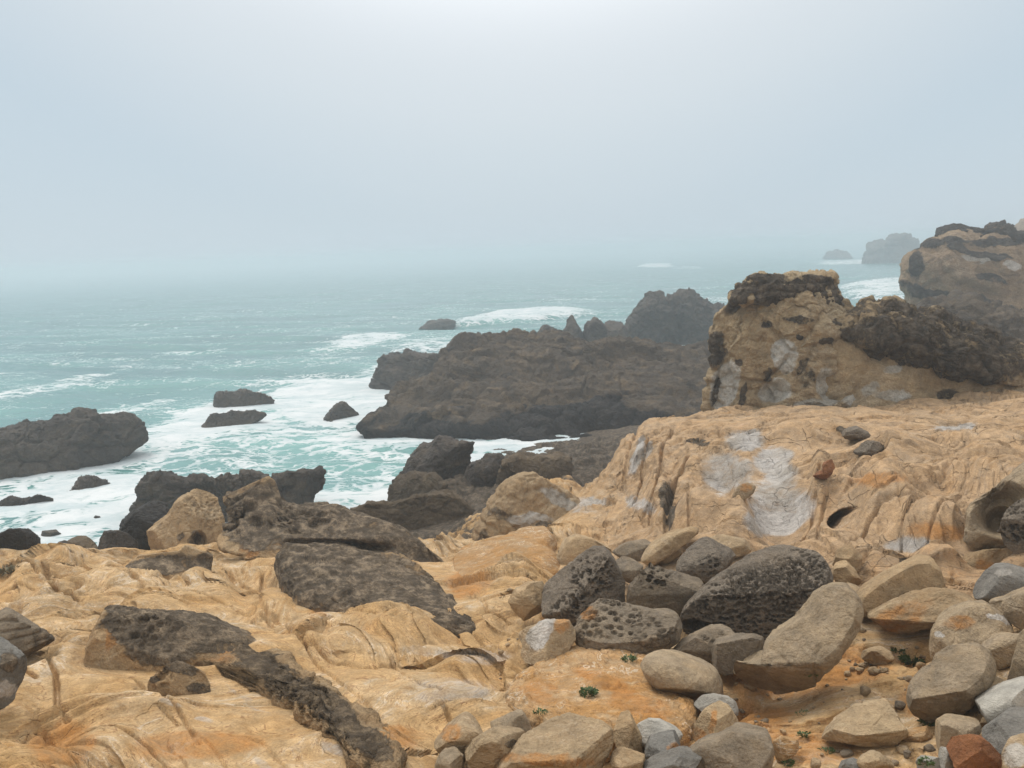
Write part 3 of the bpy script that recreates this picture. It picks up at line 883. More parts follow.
rid = rock('shore_ridge', 'broad craggy brown ridge of shore rock running out into the surf', 'rock ridge',
     [(345,433),(352,424),(362,416),(384,405),(390,393),(400,384),(418,376),(440,366),(446,350),(462,341),(480,337),(500,335),(512,333),(530,337),(560,334),(575,338),(600,340),(640,343),(680,345),(720,349),(745,365),(745,440),(700,455),(640,462),(560,462),(520,458),(480,442),(420,439),(380,437)],
     'ridge', d=59.5, front=4.0, back=4.0, p=1.9, lvl=8, crag=0.62, ncuts=3, rough=1.3, strata=2.2, lean=-0.1, tilt=2.2, tide=1.0)
for lab, mt, pl, kw in (
    ('jagged dark rock with a pointed top at the water edge below the ridge', 'wet', Z(OM, [(250,860),(300,800),(335,755),(370,740),(400,700),(460,660),(530,622),(560,598),(600,600),(650,620),(740,665),(690,690),(705,760),(680,850),(500,880),(350,880)]), {}),
    ('small dark rock wedged between foam and the jagged shore rock', 'wet', Z(OM, [(730,770),(750,735),(790,690),(860,680),(890,700),(900,780),(840,830),(760,820)]), {}),
    ('wide brown hump of shore rock in the gully behind the dark slab', 'brown', Z(OG, [(35,230),(60,205),(100,195),(170,205),(200,200),(260,190),(340,190),(390,205),(420,250),(425,290),(400,340),(350,400),(250,400),(120,330)]), {'rough': 1.3, 'd': 34, 'front': 1.2}),
    ('flat brown rock above the wide hump near the waterline', 'brown', Z(OG, [(100,200),(150,160),(200,140),(250,128),(310,130),(340,160),(330,200),(240,215),(160,220)]), {}),
    ('long brown rock lying across the head of the gully', 'brown', Z(OG, [(480,190),(490,130),(510,92),(560,72),(620,85),(660,78),(700,80),(760,95),(750,130),(700,160),(620,175),(560,175)]), {}),
    ('low dark rock between the jagged shore rock and the gully', 'wet', Z(OG, [(380,150),(400,110),(430,90),(480,85),(500,110),(490,160),(450,180),(400,175)]), {})):
    rock('shore_rock', lab, 'shore rock', pl, mt, crag=0.7, lvl=6, group='dark rocks along the gully and waterline', ncuts=4, **kw)

rock('sea_rock', 'flat-topped dark rock standing alone in the foam, upper of two', 'sea rock', Z(OS, [(600,592),(610,570),(615,550),(660,545),(700,542),(740,550),(785,570),(745,584),(700,590)]), 'wet', sea=True, front=0.9, back=1.6, crag=1.05, lvl=6, group=GS)
rock('sea_rock', 'low split dark rock in the foam below the flat-topped one', 'sea rock', Z(OS, [(545,645),(600,612),(660,600),(700,604),(720,598),(765,612),(725,622),(735,638),(640,648)]), 'wet', sea=True, front=0.9, back=1.2, crag=0.9, lvl=6, group=GS)
rock('sea_rock', 'big dark rock mass with a stepped top at the left edge of the surf', 'sea rock', Z(OS, [(-120,655),(0,655),(40,648),(140,635),(150,612),(200,606),(260,603),(330,615),(380,622),(420,652),(442,685),(400,697),(330,712),(300,745),(240,755),(190,775),(0,815),(-120,815)]), 'wet', sea=True, front=2.2, back=3.0, p=1.9, crag=0.7, strata=1.2, lvl=7, group=GS, ncuts=3)
rock('sea_rock', 'low wet rock with two humps at the left edge nearest the camera', 'sea rock', Z(LA, [(-80,165),(-60,130),(0,128),(20,105),(80,105),(140,130),(190,125),(240,100),(290,105),(352,135),(300,168),(180,172),(80,176),(0,175)]), 'wet', sea=True, front=0.5, back=0.8, crag=1.05, lvl=6, group=GS)
rock('sea_rock', 'slanting dark rock in foam left of the long waterline rock', 'sea rock', Z(LA, [(372,102),(410,65),(470,52),(500,10),(520,-10),(580,-25),(700,-10),(800,0),(830,15),(700,52),(600,62),(500,84),(440,108)]), 'wet', sea=True, front=0.5, back=1.0, crag=1.05, lvl=6, group=GS)
rock('sea_rock', 'long low dark rock lying behind the upright buff boulder', 'sea rock', Z(LB, [(70,370),(110,300),(150,200),(175,105),(240,82),(310,80),(380,105),(440,120),(520,97),(620,98),(700,115),(760,85),(840,95),(920,132),(980,145),(1040,97),(1100,72),(1200,65),(1290,90),(1335,135),(1240,160),(1190,215),(1100,290),(1000,330),(700,370),(400,400),(200,400)]), 'wet', sea=False, d=42, front=1.6, back=2.0, crag=1.05, lvl=7, ncuts=3, group=GS)
rock('sea_rock', 'small round rock awash between the surf and the brown shore pair', 'sea rock', Z(LA, [(590,245),(610,228),(640,232),(650,245),(620,255)]), 'wet', sea=True, front=0.25, back=0.3, lvl=5, group=GS)
rock('sea_rock', 'purple-grey rock half under foam near the bedrock edge', 'sea rock', Z(LA, [(252,350),(270,320),(300,308),(350,310),(405,345),(350,362),(290,362)]), 'wet', sea=True, front=0.35, back=0.4, lvl=5, rough=1.4, group=GS)
rock('mussel_rock', 'black mussel-covered rock at the left edge behind the bedrock', 'rock', Z(LA, [(-60,400),(-20,370),(20,335),(70,305),(120,290),(180,298),(230,328),(255,372),(240,430),(100,430)]), 'black', front=0.5, back=0.7, rough=1.2, crag=0.3)
rock('mussel_rock', 'black mussel-covered rock against the left side of the buff boulder', 'rock', Z(LB, [(50,410),(80,350),(120,300),(170,265),(230,230),(310,248),(350,310),(300,350),(260,420),(200,470),(130,470)]), 'black', d=27.5, front=0.6, back=0.8, rough=1.2, crag=0.5)
rock('shore_rock', 'rounded brown-topped rock left of the black mussel rock', 'shore rock', Z(LA, [(430,400),(440,360),(470,335),(510,328),(560,350),(600,390),(640,430),(620,470),(440,470)]), 'brown', d=27, front=0.45, back=0.6, rough=1.1)
rock('shore_rock', 'dark hollowed rock beside the rounded brown-topped one at the bedrock edge', 'shore rock', Z(LA, [(560,400),(590,345),(640,330),(760,328),(830,350),(885,400),(885,480),(835,515),(760,500),(660,460)]), 'wet', d=26, front=0.5, back=0.6, rough=1.2, crag=0.3)
rock('shore_rock', 'little dark stone at the water edge of the bedrock shelf', 'shore rock', Z(LA, [(338,420),(380,395),(440,380),(450,430),(400,445)]), 'wet', d=27.5, front=0.25, back=0.3, lvl=5)

# ---- left shelf
rock('boulder', 'upright pointed buff boulder standing against the dark slab', 'boulder', Z(LB, [(150,560),(150,470),(200,410),(250,370),(340,300),(380,240),(450,190),(530,150),(590,180),(645,220),(660,300),(705,350),(700,400),(660,450),(640,520),(600,570),(400,580),(250,580)]), 'buff', d=25.5, front=1.1, back=1.2, p=2.6, lvl=7, rough=0.8, cuts=[(-0.5,0.35,0.8,0.55),(0.5,0.3,0.8,0.6)], crust=[(196,540,8,9),(180,536,5,4),(228,505,3,10)], pits=[(205,512,25,18,0,0.10,0.035)], dents=[(199,541,7,9,0,0.4)])
slab = rock('rock_slab', 'long dark overhanging slab capping the shelf right of the buff boulder', 'rock slab', Z(LC, [(40,380),(60,320),(120,270),(75,140),(70,85),(160,65),(240,90),(350,120),(400,150),(480,165),(580,160),(680,150),(790,185),(890,215),(960,240),(1100,290),(1220,380),(1330,470),(1380,540),(1330,600),(1200,560),(1050,480),(920,405),(820,370),(680,345),(560,345),(440,370),(360,410),(250,465),(200,430),(130,385)]),
     'crust', d=22.3, front=0.75, back=1.5, p=2.5, lvl=7, rough=1.1, crag=0.22, cs=1.2, ncuts=2, cuts=[(0,0.75,0.65,0.45)], crust=[(340,530,130,40,15),(250,520,30,30)], dents=[(338,546,52,6,2,0.6)], orange=[(248,548,8,8)], pits=[(232,512,12,24,0,0.45,0.18),(290,520,60,14,8,0.6,0.14)], lean=-0.15, tilt=1.6)
rock('rock_slab', 'broad tilted dark slab under the overhang with a ragged lower edge', 'rock slab', Z(LD, [(-270,330),(-180,290),(-40,280),(60,300),(200,330),(330,350),(430,410),(520,500),(600,590),(660,640),(705,690),(700,725),(640,735),(580,720),(500,730),(470,750),(400,715),(330,705),(260,680),(180,640),(60,620),(-60,590),(-140,560),(-200,480),(-240,400)]),
     'crust', lie=True, front=0.34, back=0.6, p=3.2, lvl=7, rough=1.1, crag=0.45, ncuts=0, crust=[(365,588,125,46,22),(440,615,40,28,35),(310,565,34,30,20)], cs=1.3, orange=[(290,580,10,20)], pits=[(400,625,60,14,18,0.16,0.06)])
rock('rock_outcrop', 'dark rough cap of crust with a buff flank, left middle of the shelf', 'outcrop', Z(LF, [(25,345),(45,280),(70,230),(85,180),(125,110),(185,66),(270,55),(370,60),(430,90),(500,120),(600,140),(700,160),(780,195),(860,235),(930,272),(915,300),(800,320),(700,330),(640,360),(590,400),(480,430),(400,430),(330,450),(230,450),(110,425),(50,385)]),
     'crust', front=0.55, back=1.0, p=2.5, lvl=7, root=0.3, crag=0.22, cs=1.15, rough=1.0, ncuts=3, cuts=[(0,0.8,0.6,0.55)], crust=[(150,625,48,32,15),(205,632,60,22,18),(120,612,20,22),(165,650,30,18)], tilt=0.6, pits=[(140,625,30,24,0,0.14,0.06)], orange=[(112,640,8,14)])
rock('rock_outcrop', 'small two-toned knob in front of the dark crust cap', 'outcrop', Z(LF, [(325,470),(335,440),(360,410),(410,375),(500,362),(570,390),(640,430),(700,512),(690,530),(620,550),(500,570),(400,550),(345,510)]),
     'crust', front=0.35, back=0.4, p=2.4, lvl=6, rough=0.9, crust=[(178,668,24,7,12),(200,690,16,8,15),(152,672,7,12)], pits=[(160,678,12,14,0,0.12,0.05)])
rock('rock_outcrop', 'long ragged strip of brown crust running diagonally down the shelf', 'outcrop', Z(LG, [(-20,150),(60,112),(160,105),(250,150),(360,152),(420,200),(480,240),(540,290),(640,360),(700,400),(770,440),(835,500),(855,560),(860,630),(780,650),(690,610),(640,600),(610,540),(540,475),(460,430),(390,370),(320,335),(240,290),(160,250),(80,225),(10,205)]),
     'brown_crust', root=0, lie=True, lift=0.05, front=0.15, back=0.5, p=2.3, lvl=7, rough=1.5, ncuts=0, cs=0.85, crag=0.5, crust=[(300,690,110,14,38),(265,672,40,14,30),(360,735,45,18,40),(330,705,30,16,30)], pits=[(305,695,45,18,35,0.12,0.06),(350,735,30,16,35,0.15,0.05)], orange=[(220,655,16,10)])
rock('rock_outcrop', 'low scaly crust patch beside the black shore rocks', 'outcrop', Z(LB, [(20,690),(60,650),(90,610),(160,550),(300,530),(420,525),(460,488),(530,520),(645,560),(610,610),(560,665),(500,690),(430,680),(370,700),(200,710),(90,715)]),
     'crust', front=0.3, back=0.7, p=2.4, lvl=6, rough=1.0, crust=[(165,565,42,12,-4),(210,565,14,14,20),(130,572,16,10,-20)], tilt=1.0)
rock('rock_fin', 'ribbed dark fin of rock jutting in at the left edge', 'rock', Z(LE, [(-120,140),(-60,105),(0,105),(60,120),(120,160),(200,200),(255,238),(292,280),(265,330),(205,395),(150,385),(100,330),(0,300),(-120,280)]), 'grey', front=0.35, back=0.6, p=3.2, strata=2.2, rough=0.9, crust=[(45,645,14,20)], lvl=6)
rock('boulder', 'rounded blue-grey boulder cut off by the left edge', 'boulder', Z(LE, [(-140,300),(-80,235),(0,240),(70,285),(128,335),(140,400),(112,470),(70,560),(0,608),(-80,620),(-140,500)]), 'slate', front=0.4, back=0.5, rough=0.8, white=[(5,690,14,8)], crust=[(8,662,10,12)])
rock('rock_hump', 'smooth buff hump of bedrock behind the holed dark boulder', 'rock hump', [(440,598),(447,575),(462,556),(480,547),(510,542),(530,531),(547,531),(558,545),(552,556),(568,570),(560,582),(540,588),(522,595),(515,607),(500,614),(470,612)], 'orange', root=0, lie=True, front=0.55, back=0.8, p=2.3, rough=0.9, lvl=6, strata=0.8)
rock('boulder', 'rounded buff boulder between the smooth hump and the holed dark boulder', 'boulder', Z(R1, [(45,345),(90,280),(160,245),(245,240),(270,300),(260,400),(200,440),(170,450),(130,458),(85,410)]), 'buff', rough=0.7, group=GB)
rock('rock_hump', 'low tan dome left behind the topmost holed boulder', 'rock hump', [(552,554),(560,541),(575,535),(592,539),(612,550),(608,560),(580,566),(560,564)], 'buff', rough=0.8, lvl=5)
rock('rock_hump', 'pale buff whaleback with white barnacle bands in the gully', 'rock hump', [(478,560),(472,530),(488,502),(504,482),(522,473),(536,473),(552,484),(572,498),(600,518),(622,545),(612,568),(560,572),(515,570)], 'buff', root=0.2, d=26.5, front=1.4, back=1.6, rough=1.2, crag=0.35, lvl=7, strata=1.0, white=[(560,500,22,6,30),(528,520,26,6),(590,520,16,5,30)], crust=[(500,515,12,8),(550,530,18,6),(480,545,10,16)])

# ---- central boulder heap
rock('boulder', 'dark wedge-shaped boulder riddled with holes, leftmost of the dark ones', 'boulder', Z(R1, [(235,330),(250,270),(330,195),(440,115),(540,52),(605,58),(650,120),(685,180),(725,250),(725,340),(690,400),(560,420),(430,440),(400,465),(350,480),(290,455),(240,420)]),
     'charcoal', front=0.75, back=0.8, lvl=7, rough=0.7, p=2.6, ncuts=2, cuts=[(-0.55,0.6,0.6,0.42),(0.45,-0.1,0.9,0.45)], pits=[(592,578,22,22,0,0.085,0.09),(572,605,24,14,-20,0.085,0.09)], group=GB)
rock('boulder', 'flat dark stone behind the wedge-shaped holed boulder', 'boulder', Z(R1, [(640,130),(690,90),(760,115),(815,150),(810,200),(760,260),(690,260),(660,190)]), 'grey', rough=0.8, lvl=5, group=GB)
rock('boulder', 'brown lying boulder with rows of pits, in front of the dark wedge', 'boulder', Z(R1, [(420,430),(440,360),(490,328),(550,345),(640,352),(720,372),(820,400),(900,420),(960,408),(1015,420),(1035,480),(1025,555),(960,610),(880,650),(800,660),(720,640),(600,630),(560,620),(450,618),(425,570)]),
     'grey', front=0.6, back=0.6, lvl=7, rough=0.9, ncuts=2, cuts=[(0,0.8,0.6,0.5)], pits=[(610,618,36,20,8,0.10,0.07),(660,628,20,14,0,0.12,0.06),(586,628,12,16,0,0.12,0.05)], orange=[(588,612,10,8)], crust=[(655,640,25,8)], group=GB)
rock('boulder', 'squarish tan-grey boulder pitted on its top left corner', 'boulder', Z(R1, [(720,330),(740,250),(780,200),(800,165),(830,140),(880,128),(950,150),(1040,203),(1150,243),(1165,275),(1090,353),(1020,430),(910,440),(800,420),(735,385)]),
     'grey', front=0.6, back=0.7, lvl=7, rough=0.7, p=2.8, cuts=[(0.1,-0.3,0.95,0.55)], pits=[(655,575,17,14,0,0.09,0.07)], group=GB)
rock('boulder', 'pale white-topped broken stone beside the pitted lying boulder', 'boulder', Z(R1, [(103,560),(108,530),(140,508),(205,500),(235,460),(270,448),(330,470),(400,470),(428,520),(430,590),(380,630),(300,650),(240,690),(205,722),(150,702),(118,650),(130,600)]),
     'cream', front=0.5, back=0.5, lvl=6, rough=0.9, p=2.8, cuts=[(-0.6,0.3,0.75,0.5),(0.6,0.2,0.75,0.55)], white=[(543,628,9,20,25),(536,640,10,12)], orange=[(562,625,10,8)], group=GB)
rock('boulder', 'dark grey boulder with a few holes above the big honeycombed one', 'boulder', Z(R2, [(90,200),(150,120),(220,58),(265,54),(335,85),(400,108),(445,170),(425,220),(350,260),(260,310),(220,300),(150,280),(100,250)]),
     'charcoal', front=0.6, back=0.7, lvl=7, rough=0.7, pits=[(711,568,12,14,0,0.1,0.06)], ncuts=4, group=GB)
rock('boulder', 'largest dark boulder, its whole face honeycombed with pits', 'boulder', Z(R2, [(108,500),(140,438),(200,378),(290,300),(400,228),(480,172),(560,130),(640,103),(720,93),(810,123),(900,138),(950,178),(985,245),(990,335),(930,400),(860,470),(780,540),(720,580),(600,610),(480,620),(380,600),(320,580),(240,590),(190,600),(150,580),(125,540)]),
     'charcoal', front=0.85, back=1.0, lvl=8, rough=0.5, p=2.7, ncuts=0, cuts=[(-0.15,0.85,0.5,0.52),(0.05,-0.25,0.95,0.55)], pits=[(775,585,42,27,-12,0.085,0.10),(735,610,34,20,-30,0.09,0.09),(800,572,30,22,-30,0.085,0.10),(755,580,34,18,-30,0.06,0.06),(755,602,74,36,-20,0.075,0.08),(790,590,40,30,-20,0.055,0.05)], dents=[(698,626,16,5,10,0.35)], group=GB)
rock('boulder', 'grooved tan-grey stone under the lower left of the honeycombed boulder', 'boulder', Z(R2, [(60,700),(120,640),(200,590),(290,553),(360,548),(440,590),(450,640),(380,700),(280,745),(180,750),(100,730)]), 'grey', rough=0.8, pits=[(715,637,14,8,-10,0.09,0.035)], lvl=6, group=GB)
rock('boulder', 'flat-faced grey stone leaning under the honeycombed boulder', 'boulder', Z(R2, [(270,772),(280,690),(320,638),(440,605),(530,580),(592,584),(605,640),(577,690),(480,760),(417,800),(370,836),(300,820)]), 'grey', rough=0.6, p=3.0, cuts=[(0,-0.1,1,0.5)], group=GB)
rock('boulder', 'sharp-edged tan shard leaning on the big brown boulder', 'boulder', Z(R5, [(188,212),(260,140),(350,88),(385,140),(375,205),(325,252),(290,268),(230,245)]), 'tan', rough=0.6, p=3.0, front=0.25, back=0.4, group=GB)
rock('boulder', 'big smooth brown boulder tilted over a dark hollow', 'boulder', Z(R5, [(150,320),(165,255),(260,225),(345,185),(355,110),(362,60),(440,0),(560,-90),(680,-220),(760,-262),(835,-262),(895,-205),(920,-150),(912,-60),(860,20),(780,110),(700,195),(650,265),(570,330),(400,372),(230,400)]),
     'tan', front=0.75, back=0.8, lvl=7, rough=0.6, p=2.8, ncuts=1, cuts=[(-0.4,0.6,0.65,0.5),(-0.1,-0.72,0.68,0.56)], group=GB)
rock('boulder', 'smooth grey-tan oval boulder lying left of the dark hollow', 'boulder', Z(R6, [(455,175),(485,125),(560,108),(640,118),(740,150),(830,180),(895,220),(925,280),(930,350),(865,380),(760,390),(680,375),(600,335),(530,285),(480,235)]), 'tan', front=0.55, back=0.6, rough=0.4, ncuts=2, p=2.3, lvl=6, group=GB)
rock('boulder', 'small pale rounded stone behind the orange broken one', 'boulder', Z(R6, [(758,410),(800,365),(880,353),(960,370),(1018,410),(1025,460),(960,490),(860,490),(785,475)]), 'pale', rough=0.5, lvl=5, group=GB)
rock('boulder', 'orange broken stone with a cracked edge on the dark grey boulder', 'boulder', Z(R6, [(738,625),(760,540),(820,450),(910,398),(965,430),(1012,510),(1025,585),(960,610),(890,622),(800,630)]), 'cream', rough=0.8, p=3.0, ncuts=3, cuts=[(-0.7,0.1,0.7,0.35),(0.6,0.2,0.75,0.45)], orange=[(698,735,9,9),(713,722,4,16,8)], front=0.28, back=0.3, group=GB)
rock('boulder', 'dark grey boulder at the bottom edge under the orange broken stone', 'boulder', Z(R5, [(-110,740),(-95,700),(0,640),(100,610),(195,560),(215,490),(290,476),(350,508),(400,570),(420,650),(410,740),(340,800),(200,830),(0,830),(-90,800)]), 'grey', rough=0.7, front=0.4, back=0.5, p=2.6, lvl=6, cuts=[(0,0.6,0.8,0.5)], group=GB)
rock('boulder', 'blue-grey slab leaning at the bottom between pale and dark stones', 'boulder', Z(R6, [(470,780),(480,760),(560,730),(660,690),(740,650),(800,620),(855,612),(830,665),(770,745),(750,830),(600,840),(480,830)]), 'slate', rough=0.6, front=0.3, back=0.4, p=3, group=GB)
rock('boulder', 'grey stone with a purple-red patch beside the pale smooth one', 'boulder', Z(R6, [(480,680),(490,615),(560,588),(680,568),(705,600),(690,650),(640,700),(600,720),(540,730),(490,735)]), 'slate', rough=0.7, front=0.25, back=0.3, orange=[(673,748,8,6,-30)], lvl=5, group=GB)
rock('boulder', 'pale grey smooth stone right of the buff wedge', 'boulder', Z(R6, [(420,535),(500,498),(570,503),(640,533),(705,560),(690,600),(600,650),(490,660),(450,610)]), 'pale', rough=0.4, lvl=5, group=GB)
rock('boulder', 'buff wedge standing behind the large buff block', 'boulder', Z(R6, [(295,520),(340,480),(395,468),(425,530),(475,620),(495,660),(480,685),(400,690),(330,670),(310,600)]), 'buff', rough=0.6, p=3.0, front=0.3, back=0.4, cuts=[(-0.3,0.3,0.9,0.4),(0.7,-0.1,0.7,0.45)], group=GB)
rock('boulder', 'large flat-topped buff block at the bottom centre of the heap', 'boulder', Z(R7, [(440,800),(448,742),(500,690),(600,600),(650,540),(720,488),(820,478),(930,518),(1010,543),(1065,553),(1122,600),(1105,680),(1055,760),(1020,850),(800,870),(460,850)]), 'cream', rough=0.55, p=3.0, front=0.55, back=0.6, lvl=7, strata=0.5, ncuts=1, cuts=[(0,0.86,0.5,0.42),(0,-0.35,0.94,0.52),(0.8,-0.1,0.6,0.55)], orange=[(545,760,60,7,3)], group=GB)
rock('boulder', 'tan stone squeezed between the large buff block and the blue-grey slab', 'boulder', Z(R6, [(270,790),(280,730),(300,690),(360,655),(485,690),(475,735),(430,790),(350,830)]), 'buff', rough=0.6, front=0.25, back=0.3, lvl=5, group=GB)
rock('boulder', 'blunt grey-buff boulder against the left end of the large buff block', 'boulder', Z(R7, [(250,660),(265,630),(300,578),(400,543),(520,565),(605,580),(560,660),(490,730),(450,800),(350,810),(275,770)]), 'cream', rough=0.6, p=2.8, front=0.35, back=0.4, crust=[(513,744,7,5)], group=GB)
rock('boulder', 'brown-grey long stone behind the blunt grey-buff boulder', 'boulder', Z(R7, [(395,490),(420,465),(500,455),(600,452),(645,470),(645,535),(600,585),(500,580),(410,550)]), 'tan', rough=0.8, front=0.25, back=0.3, lvl=5, group=GB)
rock('boulder', 'pinkish curved ridge-like stone left of the blunt grey-buff boulder', 'boulder', Z(R7, [(55,670),(140,560),(250,488),(330,458),(425,453),(420,540),(320,600),(280,660),(250,740),(180,740),(80,740)]), 'cream', rough=0.9, front=0.3, back=0.5, group=GB, orange=[(450,733,14,10)])
rock('boulder', 'dark brown stone with grooves at the bottom edge, left end of the heap', 'boulder', Z(R7, [(80,780),(100,720),(140,678),(200,668),(262,718),(262,790),(180,830),(90,820)]), 'tan', rough=1.0, front=0.2, back=0.3, strata=1.0, lvl=5, group=GB)
rock('stained_slab', 'wide orange and cream stained slab between the oval boulder and buff block', 'rock slab', [(505,700),(515,686),(528,676),(542,667),(560,655),(588,649),(612,643),(636,652),(650,662),(668,680),(690,700),(700,722),(690,740),(640,745),(600,748),(560,738),(520,722)], 'orange', lie=True, front=0.24, back=0.6, p=2.8, lvl=7, rough=1.2, crag=0.36, ncuts=1, orange=[(600,680,34,10,20),(640,705,40,14,20),(540,690,18,14)], strata=0.5)

# ---- right-hand boulders
rock('boulder', 'large buff oval boulder propped above the yellow-brown slab', 'boulder', Z(R3, [(58,400),(100,338),(200,268),(320,198),(430,148),(512,143),(582,188),(613,260),(605,325),(520,365),(440,400),(330,430),(230,460),(160,480),(105,468),(72,435)]), 'buff', front=0.65, back=0.7, rough=0.4, ncuts=2, p=2.4, lvl=7, group=GB)
rock('boulder', 'yellow-brown flat slab with an undercut base below the buff oval', 'boulder', Z(R3, [(92,570),(100,528),(180,468),(280,418),(400,368),(500,348),(600,343),(660,365),(755,392),(740,430),(640,462),(520,505),(430,545),(350,585),(200,630),(130,640)]), 'buff', front=0.55, back=0.7, rough=0.7, p=2.8, lvl=7, strata=1.0, orange=[(895,620,45,14,-25)], cuts=[(0,0.7,0.7,0.5),(0.1,-0.6,0.75,0.5)], pits=[(868,630,10,7,0,0.09,0.03)], group=GB)
rock('boulder', 'wide tan boulder with a blue-grey streak right of the slab', 'boulder', Z(R3, [(500,650),(503,560),(540,498),(620,448),(720,413),(805,410),(900,478),(965,552),(940,620),(840,680),(780,700),(660,700),(560,720),(510,710)]), 'tan', front=0.6, back=0.7, rough=0.7, ncuts=4, white=[(940,636,6,4),(1000,618,16,3,20)], orange=[(960,622,20,8)], lvl=7, group=GB)
rock('boulder', 'grey rounded boulder with a pale top, right edge above the tan boulders', 'boulder', Z(R3, [(735,355),(745,310),(800,240),(860,200),(930,190),(1024,210),(1110,240),(1120,330),(1040,380),(950,400),(850,410),(780,390)]), 'slate', front=0.5, back=0.6, rough=0.5, white=[(1003,572,10,5)], lvl=6, group=GB)
rock('boulder', 'cracked buff block standing under the hollow cave boulder', 'boulder', Z(R3, [(600,340),(640,250),(690,150),(760,80),(860,63),(965,78),(1010,150),(990,230),(900,300),(800,370),(740,400),(660,390)]), 'buff', front=0.5, back=0.7, rough=0.8, p=3, d=15.4, orange=[(985,570,14,14)], group=GB)
rock('boulder', 'sloping tan stone at the right edge below the grey rounded boulder', 'boulder', Z(R3, [(820,410),(900,388),(1024,333),(1130,320),(1130,540),(1030,590),(960,570),(900,490)]), 'tan', front=0.4, back=0.6, rough=0.6, lvl=6, group=GB)
rock('boulder', 'facetted tan stone wedged behind the rounded brown boulder', 'boulder', Z(R3, [(775,655),(860,600),(1000,553),(1050,600),(1000,720),(880,770),(840,720)]), 'tan', front=0.3, back=0.4, rough=0.6, p=3, group=GB)
rock('boulder', 'tall smooth tan stone cut off by the right edge', 'boulder', Z(R4, [(925,275),(960,150),(1000,0),(1060,-70),(1140,0),(1150,300),(1060,330),(980,310)]), 'tan', front=0.35, back=0.4, rough=0.5, group=GB)
rock('boulder', 'big rounded brown boulder above the pale blue-white one', 'boulder', Z(R4, [(362,335),(372,290),(440,230),(490,200),(512,150),(590,100),(680,78),(765,78),(835,120),(868,175),(865,240),(800,300),(740,380),(640,450),(560,482),(470,488),(395,450),(362,390)]), 'tan', front=0.6, back=0.65, rough=0.6, p=2.4, ncuts=0, cuts=[(-0.3,0.75,0.6,0.6),(0.2,-0.5,0.85,0.72)], lvl=7, group=GB)
rock('boulder', 'jagged broken tan stone between the brown and the pale boulder', 'boulder', Z(R4, [(690,268),(730,222),(800,248),(870,250),(965,280),(930,340),(840,400),(770,430),(735,420),(708,345)]), 'buff', front=0.25, back=0.3, rough=1.0, p=3, group=GB)
rock('boulder', 'pale blue-white smooth boulder at the right edge', 'boulder', Z(R4, [(660,480),(720,408),(800,358),(900,308),(1024,272),(1130,280),(1140,440),(1040,500),(900,520),(760,530)]), 'pale', front=0.4, back=0.5, rough=0.35, ncuts=2, lvl=6, group=GB)
rock('boulder', 'grey-tan rounded stone behind the red-brown block', 'boulder', Z(R4, [(497,590),(512,510),(570,478),(660,473),(765,490),(785,550),(720,620),(620,670),(530,670)]), 'tan', front=0.28, back=0.3, rough=0.5, group=GB)
rock('boulder', 'flat grey stone at the lower right carrying two small tan blocks', 'boulder', Z(R4, [(765,580),(800,550),(870,500),(940,450),(1024,438),(1130,450),(1130,650),(1000,680),(870,660),(790,620)]), 'slate', front=0.35, back=0.45, rough=0.5, cuts=[(0,0.8,0.6,0.5)], group=GB)
rock('stone', 'small tan block lying on the flat grey stone, larger of two', 'stone', Z(R4, [(758,530),(790,480),(880,448),(912,490),(906,548),(830,555)]), 'buff', front=0.12, back=0.14, p=3.2, rough=0.6, lvl=5, d=9.45, group='small tan blocks on the flat stone')
rock('stone', 'smallest brown block lying on the flat grey stone', 'stone', Z(R4, [(915,535),(948,512),(1002,530),(995,565),(930,575)]), 'tan', front=0.07, back=0.09, p=3.2, rough=0.6, lvl=5, group='small tan blocks on the flat stone')
rock('boulder', 'red-brown split block at the bottom right', 'boulder', Z(R4, [(568,670),(590,580),(622,518),(700,555),(790,598),(903,640),(895,730),(880,830),(640,830),(625,740)]), 'rust', front=0.28, back=0.35, p=3.2, rough=0.6, cuts=[(-0.5,0.5,0.7,0.42),(0.2,-0.2,0.95,0.5)], group=GB)
rock('boulder', 'mottled pinkish-white stone in the bottom right corner', 'boulder', Z(R4, [(882,760),(895,690),(940,608),(1024,588),(1130,600),(1130,850),(900,850)]), 'cream', front=0.25, back=0.3, rough=0.8, white=[(1015,755,14,14)], group=GB)
rock('boulder', 'pale flat-topped buff boulder alone on the orange bedrock', 'boulder', Z(R4, [(-135,620),(-120,575),(-60,518),(60,428),(150,378),(245,385),(325,420),(385,490),(372,545),(300,600),(200,645),(80,668),(-50,668),(-115,655)]), 'cream', front=0.42, back=0.45, p=2.8, rough=0.6, lvl=7, cuts=[(0,0.85,0.52,0.45),(0.3,-0.5,0.8,0.6)], group=GB)
rock('stone', 'low orange stone between the pale flat boulder and the grey-tan one', 'stone', Z(R4, [(295,595),(330,570),(400,558),(480,540),(505,590),(440,620),(340,622)]), 'orange', front=0.14, back=0.2, lvl=5, group='loose stones on the orange bedrock')
rock('stone', 'knobbly buff stone at the bottom edge below the pale flat boulder', 'stone', Z(R4, [(70,730),(100,680),(150,652),(235,690),(290,740),(285,800),(100,800)]), 'cream', front=0.16, back=0.2, rough=1.2, lvl=5, group='loose stones on the orange bedrock')
rock('stone', 'buff stone tucked under the yellow-brown slab', 'stone', Z(R4, [(95,140),(108,80),(180,68),(252,105),(305,140),(250,175),(170,180)]), 'buff', front=0.2, back=0.25, lvl=5, group='loose stones on the orange bedrock')
rock('stone', 'orange-buff stone just right of the dark grey bottom boulder', 'stone', Z(R5, [(415,660),(420,590),(480,578),(552,598),(565,650),(525,710),(440,730)]), 'orange', front=0.16, back=0.2, lvl=5, group='loose stones on the orange bedrock')
